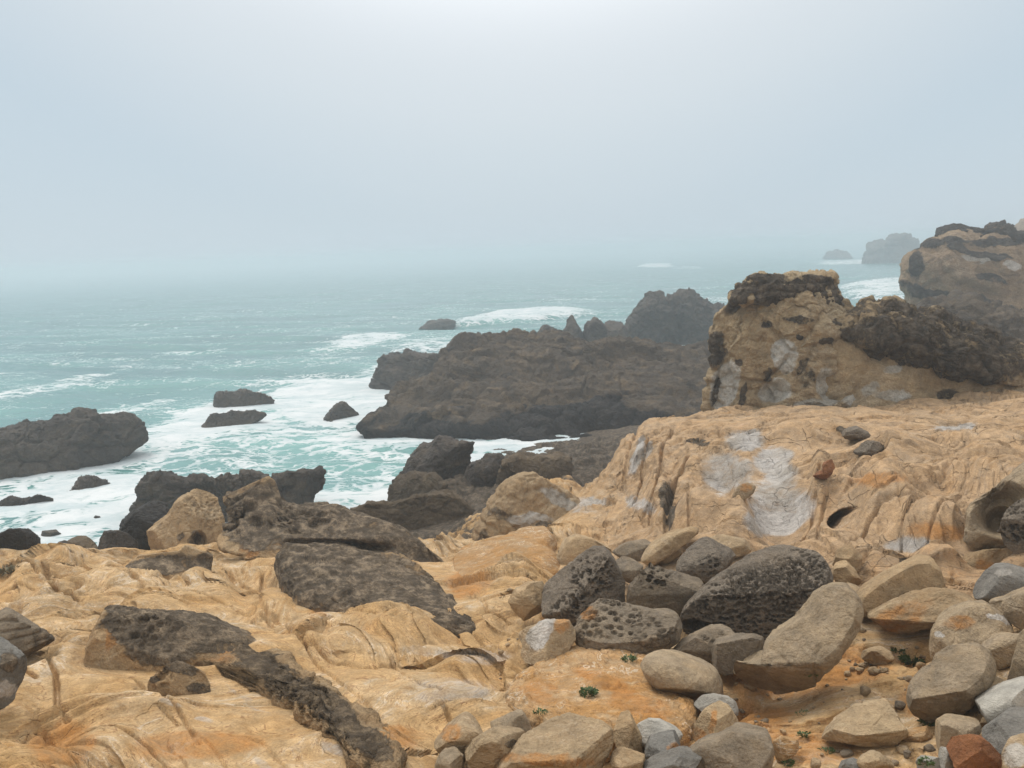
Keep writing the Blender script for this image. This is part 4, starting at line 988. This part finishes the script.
rock('stone', 'small blue-grey stone at the bottom edge among orange bedrock', 'stone', Z(R5, [(780,790),(800,738),(832,708),(902,728),(930,790),(860,810)]), 'slate', front=0.12, back=0.14, lvl=5, group='loose stones on the orange bedrock')
rock('stone', 'pale rounded stone with green growth at the bottom edge', 'stone', Z(R4, [(405,740),(425,705),(470,678),(535,700),(568,760),(540,810),(430,810)]), 'pale', front=0.12, back=0.16, lvl=5, group='loose stones on the orange bedrock')
rock('stone', 'pale grey stone touching the left side of the red-brown block', 'stone', Z(R4, [(535,700),(548,650),(600,650),(640,700),(640,800),(560,800)]), 'pale', front=0.14, back=0.18, lvl=5, group='loose stones on the orange bedrock')
rock('boulder', 'tan pointed stone left of the large buff oval boulder', 'boulder', Z(RM, [(296,140),(308,100),(330,93),(372,130),(398,160),(375,190),(320,195)]), 'buff', front=0.35, back=0.4, rough=0.8, lvl=6, group=GB)
rock('boulder', 'short buff stone squeezed under the left end of the buff oval', 'boulder', Z(RM, [(320,190),(345,172),(385,185),(400,215),(380,250),(345,250)]), 'buff', front=0.3, back=0.3, rough=0.7, lvl=5, group=GB)
rock('cave_boulder', 'massive grey-tan boulder with a dark hollow at the right edge', 'boulder', Z(R8, [(520,830),(540,690),(550,600),(575,555),(640,500),(760,420),(870,335),(960,250),(1040,190),(1180,140),(1300,300),(1320,600),(1250,840),(900,900),(600,900)]), 'tan', d=15.8, front=0.7, back=1.2, p=2.6, lvl=7, rough=0.6, ncuts=1, dents=[(999,508,26,20,-38,0.85),(1000,520,16,16,0,0.4)], group=GB)
rock('boulder', 'dark pitted boulder in front of the hollow at the right edge', 'boulder', Z(R8, [(820,760),(832,690),(855,615),(905,555),(965,508),(1040,485),(1170,490),(1200,700),(1150,900),(960,930),(860,860)]), 'charcoal', d=14.6, front=0.45, back=0.5, lvl=7, rough=0.8, pits=[(1014,522,18,22,0,0.09,0.07)], group=GB)
for lab, mt, pl in (
    ('rounded pink-tan stone behind the dark holed boulders, leftmost of a row', 'buff', [(655,556),(662,546),(675,545),(682,552),(678,562),(662,564)]),
    ('dark smooth stone in the shadowed gap behind the dark boulders', 'grey', [(612,552),(625,543),(645,540),(658,548),(650,560),(628,562)]),
    ('orange-tan bar of stone lying behind the grey boulder with few holes', 'buff', [(640,560),(650,546),(668,534),(690,526),(700,530),(684,544),(664,558),(650,566)]),
    ('buff stone against the mound above the grey boulder with few holes', 'cream', [(690,548),(700,538),(722,535),(745,540),(752,550),(735,560),(705,560)]),
    ('small buff block between the honeycombed boulder and the mound', 'buff', [(832,565),(838,548),(850,545),(862,556),(862,572),(845,578)])):
    rock('boulder', lab, 'boulder', pl, mt, lvl=5, rough=0.8, group=GB)

# ---- the mound and the outcrop behind it
oc = bpy.data.objects.new('rock_outcrop', None); COL.objects.link(oc)
oc.location = [float(v) for v in at(760, 405, 29.5)]
tag(oc, 'tall buff outcrop with a dark ragged top and pale grey patches', 'outcrop')
rock('rock_face', None, None, Z(OA, [(60,860),(75,740),(95,680),(140,590),(112,500),(108,400),(135,350),(200,270),(240,200),(300,130),(380,105),(500,115),(700,110),(810,130),(855,230),(940,290),(1024,320),(1120,420),(1120,640),(1100,900),(600,950),(100,950)]), 'outcrop', d=30.2, front=1.9, back=2.6, p=2.7, lvl=8, crag=0.46, rough=1.6, strata=0.45, cs=1.0, ws=1.7, ncuts=2, cuts=[(-0.55,0.1,0.8,0.62)], parent=oc, lean=-0.1,
     jit=0.065, white=[(723,386,13,27,20),(783,356,13,16,10),(775,390,17,12,-20),(828,384,12,18),(848,386,10,18,8),(812,405,20,6)],
     crust=[(715,350,10,20),(735,305,14,7,-50),(808,378,9,12,10),(801,365,5,12,30),(765,374,4,8),(744,395,6,14,10),(737,360,4,4),(712,395,4,20,20),(830,340,12,4),(766,325,5,4),(800,337,4,4),(800,320,18,4),(850,322,20,4)], dents=[(772,392,16,11,-15,0.3),(832,388,16,15,0,0.35)])
rock('crest', 'dark layered crest on top of the outcrop', None, Z(OA, [(230,230),(290,150),(340,95),(390,75),(450,88),(530,105),(570,82),(640,88),(700,82),(760,72),(815,95),(822,145),(852,200),(860,255),(760,275),(600,270),(420,260),(300,240)]), 'outcrop', d=30.3, front=1.2, back=1.9, p=2.6, lvl=7, crag=0.75, strata=2.0, rough=1.2, ncuts=0, parent=oc, cs=1.05, crust=[(805,295,42,18),(765,288,22,12,0),(765,277,24,4),(738,294,9,16,30),(795,302,60,7),(815,280,20,6)])
rock('shoulder', 'buff shoulder sloping right from the outcrop', None, Z(OB, [(-150,300),(-60,230),(60,300),(200,300),(450,330),(700,400),(900,450),(1000,470),(1200,480),(1200,800),(800,800),(300,800),(-150,800)]), 'outcrop', d=29.5, front=1.3, back=2.2, p=2.5, lvl=7, crag=0.25, rough=1.2, ncuts=0, parent=oc, white=[(870,388,12,8),(895,395,16,5),(895,368,10,5)], crust=[(945,395,8,8),(930,410,6,3)], lean=-0.2)
rock('dark_ridge', 'dark rough crusted ridge trailing right from the outcrop', None, Z(OB, [(-60,290),(0,200),(60,170),(130,128),(190,150),(240,128),(330,140),(420,178),(530,185),(600,235),(700,285),(790,300),(880,340),(930,385),(1010,395),(1110,420),(1120,560),(1080,640),(1010,580),(900,560),(830,460),(760,500),(690,550),(640,600),(500,550),(400,500),(200,490),(110,410)]), 'outcrop', d=29.7, front=1.9, back=1.8, p=2.4, lvl=7, crag=0.7, rough=1.3, ncuts=1, parent=oc, crust=[(935,345,110,50,10)], lean=-0.1)
rock('crust_knob', 'dark flat knob of crust on the mound, upper of two', 'rock', Z(ON, [(575,80),(600,42),(660,33),(745,80),(730,112),(650,125),(600,110)]), 'charcoal', front=0.3, back=0.4, rough=1.3, lvl=5, strata=1.2, group='dark knobs on the mound')
rock('crust_knob', 'dark crumbly knob of crust on the mound, lower of two', 'rock', Z(ON, [(650,180),(690,140),(740,108),(800,122),(825,150),(795,192),(760,212),(700,202)]), 'charcoal', front=0.3, back=0.4, rough=1.6, crag=0.6, lvl=6, group='dark knobs on the mound')
rock('rust_knob', 'small rust-coloured knob beside the pale hollows of the mound', 'rock', Z(ON, [(405,330),(440,300),(468,300),(472,250),(530,212),(538,270),(505,322),(440,360)]), 'rust', front=0.22, back=0.3, rough=1.2, crag=0.4, lvl=5)
rock('buff_knob', 'peach-coloured knob standing between the two pale hollows', 'rock', Z((580, 400, 5.689), [(860,600),(870,540),(900,490),(950,470),(1000,490),(985,530),(940,560),(925,640),(880,660)]), 'cream', front=0.22, back=0.3, rough=1.0, lvl=5, orange=[(746,488,8,5)])
# one polar sheet: fine where the photo looks, coarse behind
fine = np.radians(np.linspace(-36, 36, 1150))
rest = np.radians(np.concatenate([np.linspace(36.6, 60, 24), np.linspace(63, 297, 79), np.linspace(300, 323.4, 24)]))
AZ = np.concatenate([fine, rest])
RD = np.concatenate([np.linspace(0.3, 6.8, 14)[:-1], np.exp(np.linspace(math.log(6.9), math.log(62), 900)), np.exp(np.linspace(math.log(63.5), math.log(400), 40))])
gx = (RD[:, None] * np.sin(AZ)[None]).ravel()
gy = (RD[:, None] * np.cos(AZ)[None]).ravel()
gz0 = base_z(gx, gy)
gh = ground_relief(gx, gy, gz0)
gz = gz0 + gh
lip_, ang_ = LIP[0]
for cx, cy, ax, ay, rx, ry in FOOT:
    m = np.hypot(gx - cx, gy - cy) < max(rx, ry)
    lip_[m] *= 0.2
gx = gx + np.sin(ang_) * lip_
gy = gy - np.cos(ang_) * lip_
gz = np.where(np.sqrt(gx * gx + gy * gy) > 110, np.minimum(gz, 12), gz)
GV = np.stack([gx, gy, gz], 1)
_fl = flow(gx, gy, gz0)
gpx, gpy = proj(GV)
inview = (gy > 4)
# small cave in the right-hand mound: the skin is pushed back into the rock
r = np.sqrt(((gpx - 845) / 17.0) ** 2 + ((gpy - 518 + (gpx - 845) * 0.28) / 9.5) ** 2)
cave = sstep(1.05, 0.75, r) * inview
GV = GV + np.array([0.1, 1.6, -0.55]) * cave[:, None]

nz = fbm(GV * 0.9 + 3, 4, 0.6)
SPOT_W = [(724,473,29,23),(782,503,38,34),(775,462,22,18),(745,440,20,10),(770,525,30,12),(905,543,26,9),(640,455,8,24,20),(525,493,30,8),(560,505,40,7,12),(640,505,20,8,20),(590,500,20,5),(955,428,22,4),
          (175,700,14,4,15),(205,718,12,3,10),(245,700,30,3,35),(340,752,22,8,15),(450,690,50,14),(420,650,30,8),(110,645,20,14),(270,768,20,4,30),(170,690,6,3),(480,655,40,8)]
SPOT_O = [(590,690,70,34),(780,680,70,22),(740,720,60,20),(850,665,50,22),(805,750,60,20),(930,700,40,25),(470,580,20,25,60),(400,565,10,20),(60,745,40,25),(200,745,70,18),(880,480,30,8),(940,530,40,10),(390,740,40,20),(320,600,20,20),(900,620,40,20)]
SPOT_C = [(845,432,8,4),(700,440,14,5),(668,505,6,26),(905,560,10,4)]
jx = 16 * fbm(GV * 1.1 + 4, 3); jy = 9 * fbm(GV * 1.1 + 14, 3)
gw = np.zeros(len(GV)); go = np.zeros(len(GV)); gc = np.zeros(len(GV))
for L_, A_ in ((SPOT_W, gw), (SPOT_O, go), (SPOT_C, gc)):
    for e in L_:
        A_ += ((0.85 + 0.7 * nz) if A_ is gw else 0.75) * ell(gpx + jx, gpy + jy, e)
gw *= inview * (0.62 + 0.38 * sstep(500, 600, gpx)); go *= inview; gc *= inview
z_ = GV[:, 2]
low = sstep(3.1, 2.0, z_ + 0.9 * nz)
gc = np.maximum(gc, low * 0.9 * sstep(0, 5, gy))
gw = np.where(low > 0.5, gw * 0.8, gw)
gw += 0.5 * sstep(0.15, 0.5, fbm(GV * 0.35 + 40, 3)) * (1 - low) * 0.55
go += 0.55 * sstep(0.1, 0.5, fbm(GV * 0.3 + 80, 3)) * (1 - low) * 0.6
GF = grid_faces(len(RD), len(AZ), True)
ground = smooth_mesh('ground', GV, GF, MAT['bedrock'], {'white': gw, 'orange': go, 'crust': gc, 'along': _fl[6], 'across': _fl[7], 'pink': _fl[5] * sstep(650, 590, gpy)})
ground['kind'] = 'structure'
# ------------------------------------------------------------------ sea
m_ = (np.abs(GV[:, 2]) < 0.25) & (GV[:, 1] > 5)
gs = GV[m_][:, :2]
SHORE.append(gs[rng.permutation(len(gs))[:3000]])
# dark shore rocks that stand in water but were placed by distance
for o in ROCKS:
    if o.parent is None and (o.name.startswith(('shore_r', 'crag', 'sea_rock'))):
        n_ = len(o.data.vertices)
        co = np.empty(n_ * 3, np.float32); o.data.vertices.foreach_get('co', co)
        co = co.reshape(-1, 3) + np.array(o.location, np.float32)
        k = np.abs(co[:, 2]) < 0.3
        if k.any():
            s = co[k][:, :2]
            SHORE.append(s[rng.permutation(len(s))[:600]])
SH = np.concatenate(SHORE)
fine = np.radians(np.linspace(-36, 36, 800))
AZ2 = np.concatenate([fine, rest])
RD2 = np.concatenate([np.linspace(2, 26, 6)[:-1], np.exp(np.linspace(math.log(26), math.log(600), 950)), np.exp(np.linspace(math.log(615), math.log(2900), 60))])
sx = (RD2[:, None] * np.sin(AZ2)[None]).ravel()
sy = (RD2[:, None] * np.cos(AZ2)[None]).ravel()
sd = np.hypot(sx, sy)
kd = KDTree(len(SH))
for i, s in enumerate(SH):
    kd.insert((s[0], s[1], 0), i)
kd.balance()
dist = np.full(len(sx), 30.0)
idx = np.where((sd < 130) & (np.abs(np.arctan2(sx, sy)) < 0.66) & (sd > 27))[0]
find = kd.find
dist[idx] = [find((a, b_, 0.0))[2] for a, b_ in zip(sx[idx].tolist(), sy[idx].tolist())]
P0 = np.stack([sx, sy, np.zeros_like(sx)], 1)
spx, spy = proj(P0)
front_ = sy > 10
_j = fbm(P0 * np.array([0.05, 0.05, 1]), 4, 0.6)
_j2 = fbm(P0 * np.array([0.02, 0.02, 1]) + 30, 4, 0.65)
jpy = np.minimum(14, 900 / np.maximum(sd, 30)) * _j
epx, epy = spx + 18 * _j2, spy + jpy + np.minimum(3.5, 900 / np.maximum(sd, 30)) * _j2
# swell: crests run roughly along the shore, short chop on top
fade = sstep(900, 250, sd)
Wp = P0 + 2.5 * np.stack([fbm(P0 * 0.03, 2), fbm(P0 * 0.03 + 9, 2), 0 * sx], 1)
a0 = math.radians(24)
u_ = Wp[:, 0] * math.sin(a0) + Wp[:, 1] * math.cos(a0)
v_ = Wp[:, 0] * math.cos(a0) - Wp[:, 1] * math.sin(a0)
sw = 1 - np.abs(perlin(np.stack([v_ * 0.022, u_ * 0.085, 0 * u_], 1))) * 2.2
sw2 = 1 - np.abs(perlin(np.stack([v_ * 0.07 + 7, u_ * 0.24, 0 * u_], 1))) * 2.0
ch = fbm(np.stack([v_ * 0.35, u_ * 0.75, 0 * u_ + 3], 1), 4, 0.6)
sz = 0.42 * sw + 0.24 * sw2 + 0.13 * ch - 0.36
calm = sstep(1.0, 6.0, dist)
FOAM = [(250,470,260,52,0,0.26),(60,520,110,34,0,0.28),(410,375,70,14,-6,0.66),(330,352,50,6,-6,0.3),(520,319,72,4,-4,1.0),(370,340,42,6,-6,0.75),(657,266,18,2.6,0,1.0),(690,268,18,2,0,0.3),(880,290,40,11,-3,0.9),(850,262,40,2.2,-2,0.8),
        (900,258,26,2.5,-3,0.7),(280,378,60,5,-6,0.35),(40,392,60,4,-10,0.45),(90,378,40,3,-10,0.4),(190,352,40,3,-8,0.4),(340,385,80,12,-4,0.6),(200,425,60,14,-10,0.5),(330,405,70,18,0,0.65),(450,345,60,8,-4,0.45),(120,410,60,6,-14,0.4),(20,425,40,5,-10,0.35),
        (720,300,40,2,0,0.3),(790,280,40,2,0,0.3),(700,288,20,2,0,.3),(570,300,40,2,-2,.25)]
foam = 0.55 * np.exp(-np.maximum(dist, 0) / 1.2) + 0.25 * np.exp(-dist / 5.0)
for e in FOAM:
    foam += front_ * e[5] * ell(epx, epy, e) * (0.75 + 0.6 * _j)
crest = sstep(0.45, 0.95, sw + 0.35 * ch) * sstep(500, 60, sd)
foam += 0.16 * crest + 0.18 * sstep(0.2, 0.5, fbm(Wp * 0.04 + 40, 3)) * sstep(160, 70, sd)
foam = np.clip(foam, 0, 1.25)
brk = np.zeros(len(sx))
for e in FOAM:
    if e[5] >= 0.9 and sd[0] >= 0:
        brk += front_ * ell(epx, epy, e)
sz = (sz * (0.35 + 0.65 * calm) + 0.9 * brk * sstep(2, 6, dist)) * fade
aer = np.clip(sstep(120, 55, sd) * 0.5 + foam * 0.6 + 0.35 * sstep(0.3, 0.9, sw) * sstep(300, 80, sd), 0, 1)
SV = np.stack([sx, sy, sz], 1)

m, nt, out = nt_new('sea_water')
b = NB(nt)
tc = b.n('ShaderNodeTexCoord').outputs['Object']
_, wc = b.noise(tc, 0.25, 3, 0.5)
wv = b.vmath('ADD', tc, b.vmath('SCALE', b.vmath('SUBTRACT', wc, (0.5, 0.5, 0.5)), 5.0))
_, wc2 = b.noise(tc, 1.3, 3, 0.5)
wv = b.vmath('ADD', wv, b.vmath('SCALE', b.vmath('SUBTRACT', wc2, (0.5, 0.5, 0.5)), 1.1))
rot = b.n('ShaderNodeMapping')
b.set(rot.inputs['Vector'], wv)
rot.inputs['Rotation'].default_value = (0, 0, math.radians(24))
rot.inputs['Scale'].default_value = (0.42, 1.0, 1.0)
lace = b.voro(rot.outputs[0], 0.75, 'DISTANCE_TO_EDGE')
lace2 = b.voro(rot.outputs[0], 1.9, 'DISTANCE_TO_EDGE')
cl, _ = b.noise(rot.outputs[0], 0.5, 7, 0.66)
ff = b.attr('foam')
lf = b.mapr(lace, 0.0, 0.30, 1.0, 0.0)
lf2 = b.mapr(lace2, 0.0, 0.26, 1.0, 0.0)
tx = b.math('ADD', b.math('MULTIPLY', lf, 0.42), b.math('MULTIPLY', lf2, 0.30))
tx = b.math('ADD', tx, b.math('MULTIPLY', b.math('SUBTRACT', cl, 0.06), 0.95))
val = b.math('ADD', b.math('MULTIPLY', ff, 1.0), tx)
fm = b.mapr(val, 1.08, 1.46)
ae = b.attr('aerated')
big, _ = b.noise(tc, 0.06, 4, 0.6)
col = b.mix(ae, (0.045, 0.165, 0.16), (0.125, 0.31, 0.285))
col = b.mix(b.math('MULTIPLY', b.mapr(big, 0.4, 0.65), 0.4), col, (0.018, 0.08, 0.10))
fcol = b.mix(b.mapr(cl, 0.35, 0.65), (0.42, 0.49, 0.50), (0.60, 0.62, 0.62))
col = b.mix(fm, col, fcol)
rp, _ = b.noise(rot.outputs[0], 2.2, 6, 0.62)
hgt = b.math('ADD', b.math('MULTIPLY', rp, 0.5), b.math('MULTIPLY', fm, 0.16))
bs = b.n('ShaderNodeBsdfPrincipled')
b.set(bs.inputs['Base Color'], col)
b.set(bs.inputs['Roughness'], b.mapr(fm, 0, 1, 0.2, 0.9))
bs.inputs['IOR'].default_value = 1.33
b.set(bs.inputs['Normal'], b.bump(hgt, 0.35, 0.35))
nt.links.new(bs.outputs[0], out.inputs[0])
sea = smooth_mesh('sea', SV, grid_faces(len(RD2), len(AZ2), True), m, {'foam': foam, 'aerated': aer})
sea['kind'] = 'structure'

# ------------------------------------------------------------------ plants
def leaf_mat(name, c):
    m, nt, out = nt_new(name)
    b = NB(nt)
    tc = b.n('ShaderNodeTexCoord').outputs['Object']
    n, _ = b.noise(tc, 25, 3, 0.6)
    bs = b.n('ShaderNodeBsdfPrincipled')
    b.set(bs.inputs['Base Color'], b.mix(n, (c[0] * .55, c[1] * .55, c[2] * .55), (c[0] * 1.4, c[1] * 1.4, c[2] * 1.3)))
    bs.inputs['Roughness'].default_value = 0.6
    nt.links.new(bs.outputs[0], out.inputs[0])
    return m


LM = leaf_mat('green_leaf', (0.065, 0.105, 0.03))
LGm = leaf_mat('grey_leaf', (0.16, 0.14, 0.085))
bpy.context.view_layer.update()
dg = bpy.context.evaluated_depsgraph_get()


LAST = [None]


def surface(px, py):
    r = ray(px, py)
    ok, loc, nrm, _i, ob, _m = scene.ray_cast(dg, Vector(CAM), Vector(r).normalized())
    LAST[0] = ob.name if ob else ''
    return np.array(loc)


def plant(px, py, w, h, label, mat, n=160):
    c = surface(px, py)
    s = c[1] / F
    R_, H_ = w * s / 2, h * s * 0.9
    lr = np.random.default_rng(int(px * 7 + py))
    V, Fc = [], []
    for _ in range(n):
        a = lr.uniform(0, 2 * math.pi); rr = R_ * math.sqrt(lr.uniform())
        bp = np.array([rr * math.cos(a), rr * math.sin(a) * 0.8, lr.uniform(-0.03, 0.35) * H_])
        dr = np.array([math.cos(a) * 0.9, math.sin(a) * 0.9, lr.uniform(0.35, 1.3)]) + lr.normal(size=3) * 0.35
        dr /= np.linalg.norm(dr)
        L = lr.uniform(0.35, 0.8) * H_
        sd_ = np.cross(dr, lr.normal(size=3)); sd_ /= np.linalg.norm(sd_)
        wd = L * lr.uniform(0.16, 0.28)
        k = len(V)
        V += [bp, bp + dr * L * 0.5 + sd_ * wd, bp + dr * L - np.array([0, 0, 0.15 * L]), bp + dr * L * 0.5 - sd_ * wd]
        Fc.append((k, k + 1, k + 2, k + 3))
    o = smooth_mesh('plant_tuft', np.array(V) + c, np.array(Fc), mat, None, c)
    tag(o, label, 'plant', 'small plants rooted in the rock')


plant(588, 694, 16, 9, 'dark green cushion plant in the middle of the orange stained slab', LM, 200)
plant(629, 660, 14, 7, 'small green plant near the top edge of the orange stained slab', LM, 110)
plant(914, 663, 22, 13, 'largest green plant clump, under the yellow-brown flat slab', LM, 320)
plant(899, 652, 12, 8, 'smaller green sprig directly left of the largest plant clump', LM, 90)
plant(930, 724, 18, 10, 'green plant under the big rounded brown boulder', LM, 180)
plant(925, 764, 13, 9, 'green plant on the pale stone at the bottom edge', LM, 130)
plant(804, 736, 12, 7, 'green sprig left of the pale flat-topped boulder', LM, 90)
plant(827, 752, 16, 6, 'green sprig at the foot of the pale flat-topped boulder', LM, 100)
plant(788, 764, 10, 8, 'green sprig at the bottom edge beside the orange-buff stone', LM, 80)
plant(812, 676, 12, 6, 'green sprig at the foot of the big smooth brown boulder', LM, 80)
plant(803, 714, 16, 4, 'thin line of green growth in a crack of the orange bedrock', LM, 80)
plant(540, 713, 14, 6, 'green sprig at the left foot of the orange stained slab', LM, 80)
plant(8, 573, 20, 10, 'dry grey tuft on the buff shelf at the left edge', LGm, 180)

# ------------------------------------------------------------------ pebbles
pr = np.random.default_rng(5)
PX = [(735,700),(742,712),(752,690),(758,742),(770,760),(790,722),(800,748),(815,765),(842,690),(860,672),(870,664),(885,672),(838,752),(846,760),(905,752),(918,740),(905,690),(880,760),(895,764),(780,700),(765,722),(720,690),(700,742),(655,735),(640,742),(628,748),(455,742),(470,728),
      (545,640),(600,640),(662,650),(672,655),(735,655),(748,668),(835,610),(850,600),(858,588),(842,585),(930,610),(880,650),(892,648),(940,735),(955,738),(930,700),(690,560),(735,548),(620,570),(560,640),(610,755),(530,650)]
PX += [(float(a_), float(b2)) for a_, b2 in zip(pr.uniform(500, 1010, 330), pr.uniform(585, 766, 330))]
for px_, py_ in PX:
    c = surface(px_, py_)
    if LAST[0] != 'ground' or c[1] < 6 or c[1] > 25:
        continue
    sz_ = 0.02 + 0.07 * pr.random() ** 2.5
    U, Fc = ico(3)
    q = U * np.array([1, pr.uniform(0.6, 1.0), pr.uniform(0.45, 0.75)]) * sz_
    for _ in range(6):
        n_ = pr.normal(size=3); n_ /= np.linalg.norm(n_)
        x_ = np.maximum(q @ n_ - sz_ * pr.uniform(0.4, 0.65), 0)
        q = q - n_ * (x_ * 0.9)[:, None]
    q = q * (1 + 0.08 * fbm(U * 2.2 + px_, 3))[:, None]
    o = smooth_mesh('pebble', q + c + np.array([0, 0, sz_ * 0.3]), Fc, MAT[('buff', 'tan', 'cream', 'grey')[int(pr.integers(4))]], None, c)
    tag(o, 'small loose pebble lying in a gap between the heaped boulders', 'pebble', 'small pebbles between the boulders')

# ------------------------------------------------------------------ air
def box_mesh(name, lo, hi):
    bm = bmesh.new()
    bmesh.ops.create_cube(bm, size=1.0)
    for v in bm.verts:
        v.co = Vector([(lo[k] + hi[k]) / 2 + v.co[k] * (hi[k] - lo[k]) for k in range(3)])
    me = bpy.data.meshes.new(name)
    bm.to_mesh(me); bm.free()
    o = bpy.data.objects.new(name, me)
    COL.objects.link(o)
    return o


zmin = float(min(GV[:, 2].min(), -14)) - 1.0
zmax = float(GV[:, 2].max())
hz = box_mesh('haze', (-3000, -3000, zmin - 1), (3000, 3000, max(13.6, zmax + 0.6)))
hz['kind'] = 'stuff'
m, nt, out = nt_new('haze')
pv = nt.nodes.new('ShaderNodeVolumePrincipled')
pv.inputs['Color'].default_value = (0.77, 0.85, 0.90, 1)
pv.inputs['Density'].default_value = 0.0023
pv.inputs['Anisotropy'].default_value = 0.55
nt.links.new(pv.outputs[0], out.inputs['Volume'])
hz.data.materials.append(m)

# ------------------------------------------------------------------ light
SUN_EL, SUN_AZ = math.radians(58), math.radians(-35)     # high, over the sea to the left
sl = bpy.data.lights.new('sun', 'SUN')
sl.energy = 1.5
sl.angle = math.radians(25)
sl.color = (1.0, 0.96, 0.90)
so_ = bpy.data.objects.new('sun', sl)
COL.objects.link(so_)
dv = Vector((math.sin(SUN_AZ) * math.cos(SUN_EL), math.cos(SUN_AZ) * math.cos(SUN_EL), math.sin(SUN_EL)))
so_.rotation_euler = dv.to_track_quat('Z', 'Y').to_euler()
so_.location = (0, 0, 60)

w = bpy.data.worlds.new('World')
scene.world = w
w.use_nodes = True
nt = w.node_tree
b = NB(nt)
for n in list(nt.nodes):
    nt.nodes.remove(n)
out = nt.nodes.new('ShaderNodeOutputWorld')
sky = b.n('ShaderNodeTexSky', sky_type='NISHITA')
sky.sun_disc = False
sky.sun_elevation = SUN_EL
sky.sun_rotation = SUN_AZ
tcw = b.n('ShaderNodeTexCoord').outputs['Generated']
sep = b.n('ShaderNodeSeparateXYZ'); b.set(sep.inputs[0], tcw)
xx = b.math('SUBTRACT', sep.outputs[0], 0.03)
zz = b.math('SUBTRACT', sep.outputs[2], b.math('MULTIPLY', b.math('MINIMUM', b.math('MULTIPLY', xx, xx), 0.25), 0.75))
# fog bank and cloud layer: grey-blue low down, paler ahead, brightest overhead
cr = b.n('ShaderNodeValToRGB')
cr.color_ramp.interpolation = 'B_SPLINE'
els = cr.color_ramp.elements
els[0].position = 0.0; els[0].color = (0.431, 0.513, 0.574, 1)
els[1].position = 1.0; els[1].color = (3.9, 3.8, 3.65, 1)
for pos, c in ((0.05, (0.455, 0.527, 0.583)), (0.13, (0.527, 0.581, 0.616)), (0.24, (0.612, 0.647, 0.678)), (0.45, (1.3, 1.31, 1.31)), (0.7, (3.0, 2.94, 2.85))):
    e = els.new(pos); e.color = (*c, 1)
b.set(cr.inputs[0], zz)
bg1 = b.n('ShaderNodeBackground'); b.set(bg1.inputs[0], sky.outputs[0]); bg1.inputs[1].default_value = 0.05
bg2 = b.n('ShaderNodeBackground'); b.set(bg2.inputs[0], cr.outputs[0]); bg2.inputs[1].default_value = 1.0
mx = b.n('ShaderNodeMixShader'); mx.inputs[0].default_value = 0.92
nt.links.new(bg1.outputs[0], mx.inputs[1]); nt.links.new(bg2.outputs[0], mx.inputs[2])
nt.links.new(mx.outputs[0], out.inputs[0])

# ------------------------------------------------------------------ render
vs = scene.view_settings
vs.view_transform = 'Standard'; vs.look = 'None'; vs.exposure = 0.42; vs.gamma = 1.0
vs.use_curve_mapping = False
cy = scene.cycles
scene.render.engine = 'CYCLES'
cy.max_bounces = 8; cy.diffuse_bounces = 4; cy.glossy_bounces = 2; cy.volume_bounces = 3; cy.transmission_bounces = 2
cy.use_denoising = True
cy.denoiser = 'OPENIMAGEDENOISE'
cy.denoising_input_passes = 'RGB_ALBEDO_NORMAL'
cy.denoising_prefilter = 'ACCURATE'
cy.use_adaptive_sampling = True
cy.adaptive_threshold = 0.01
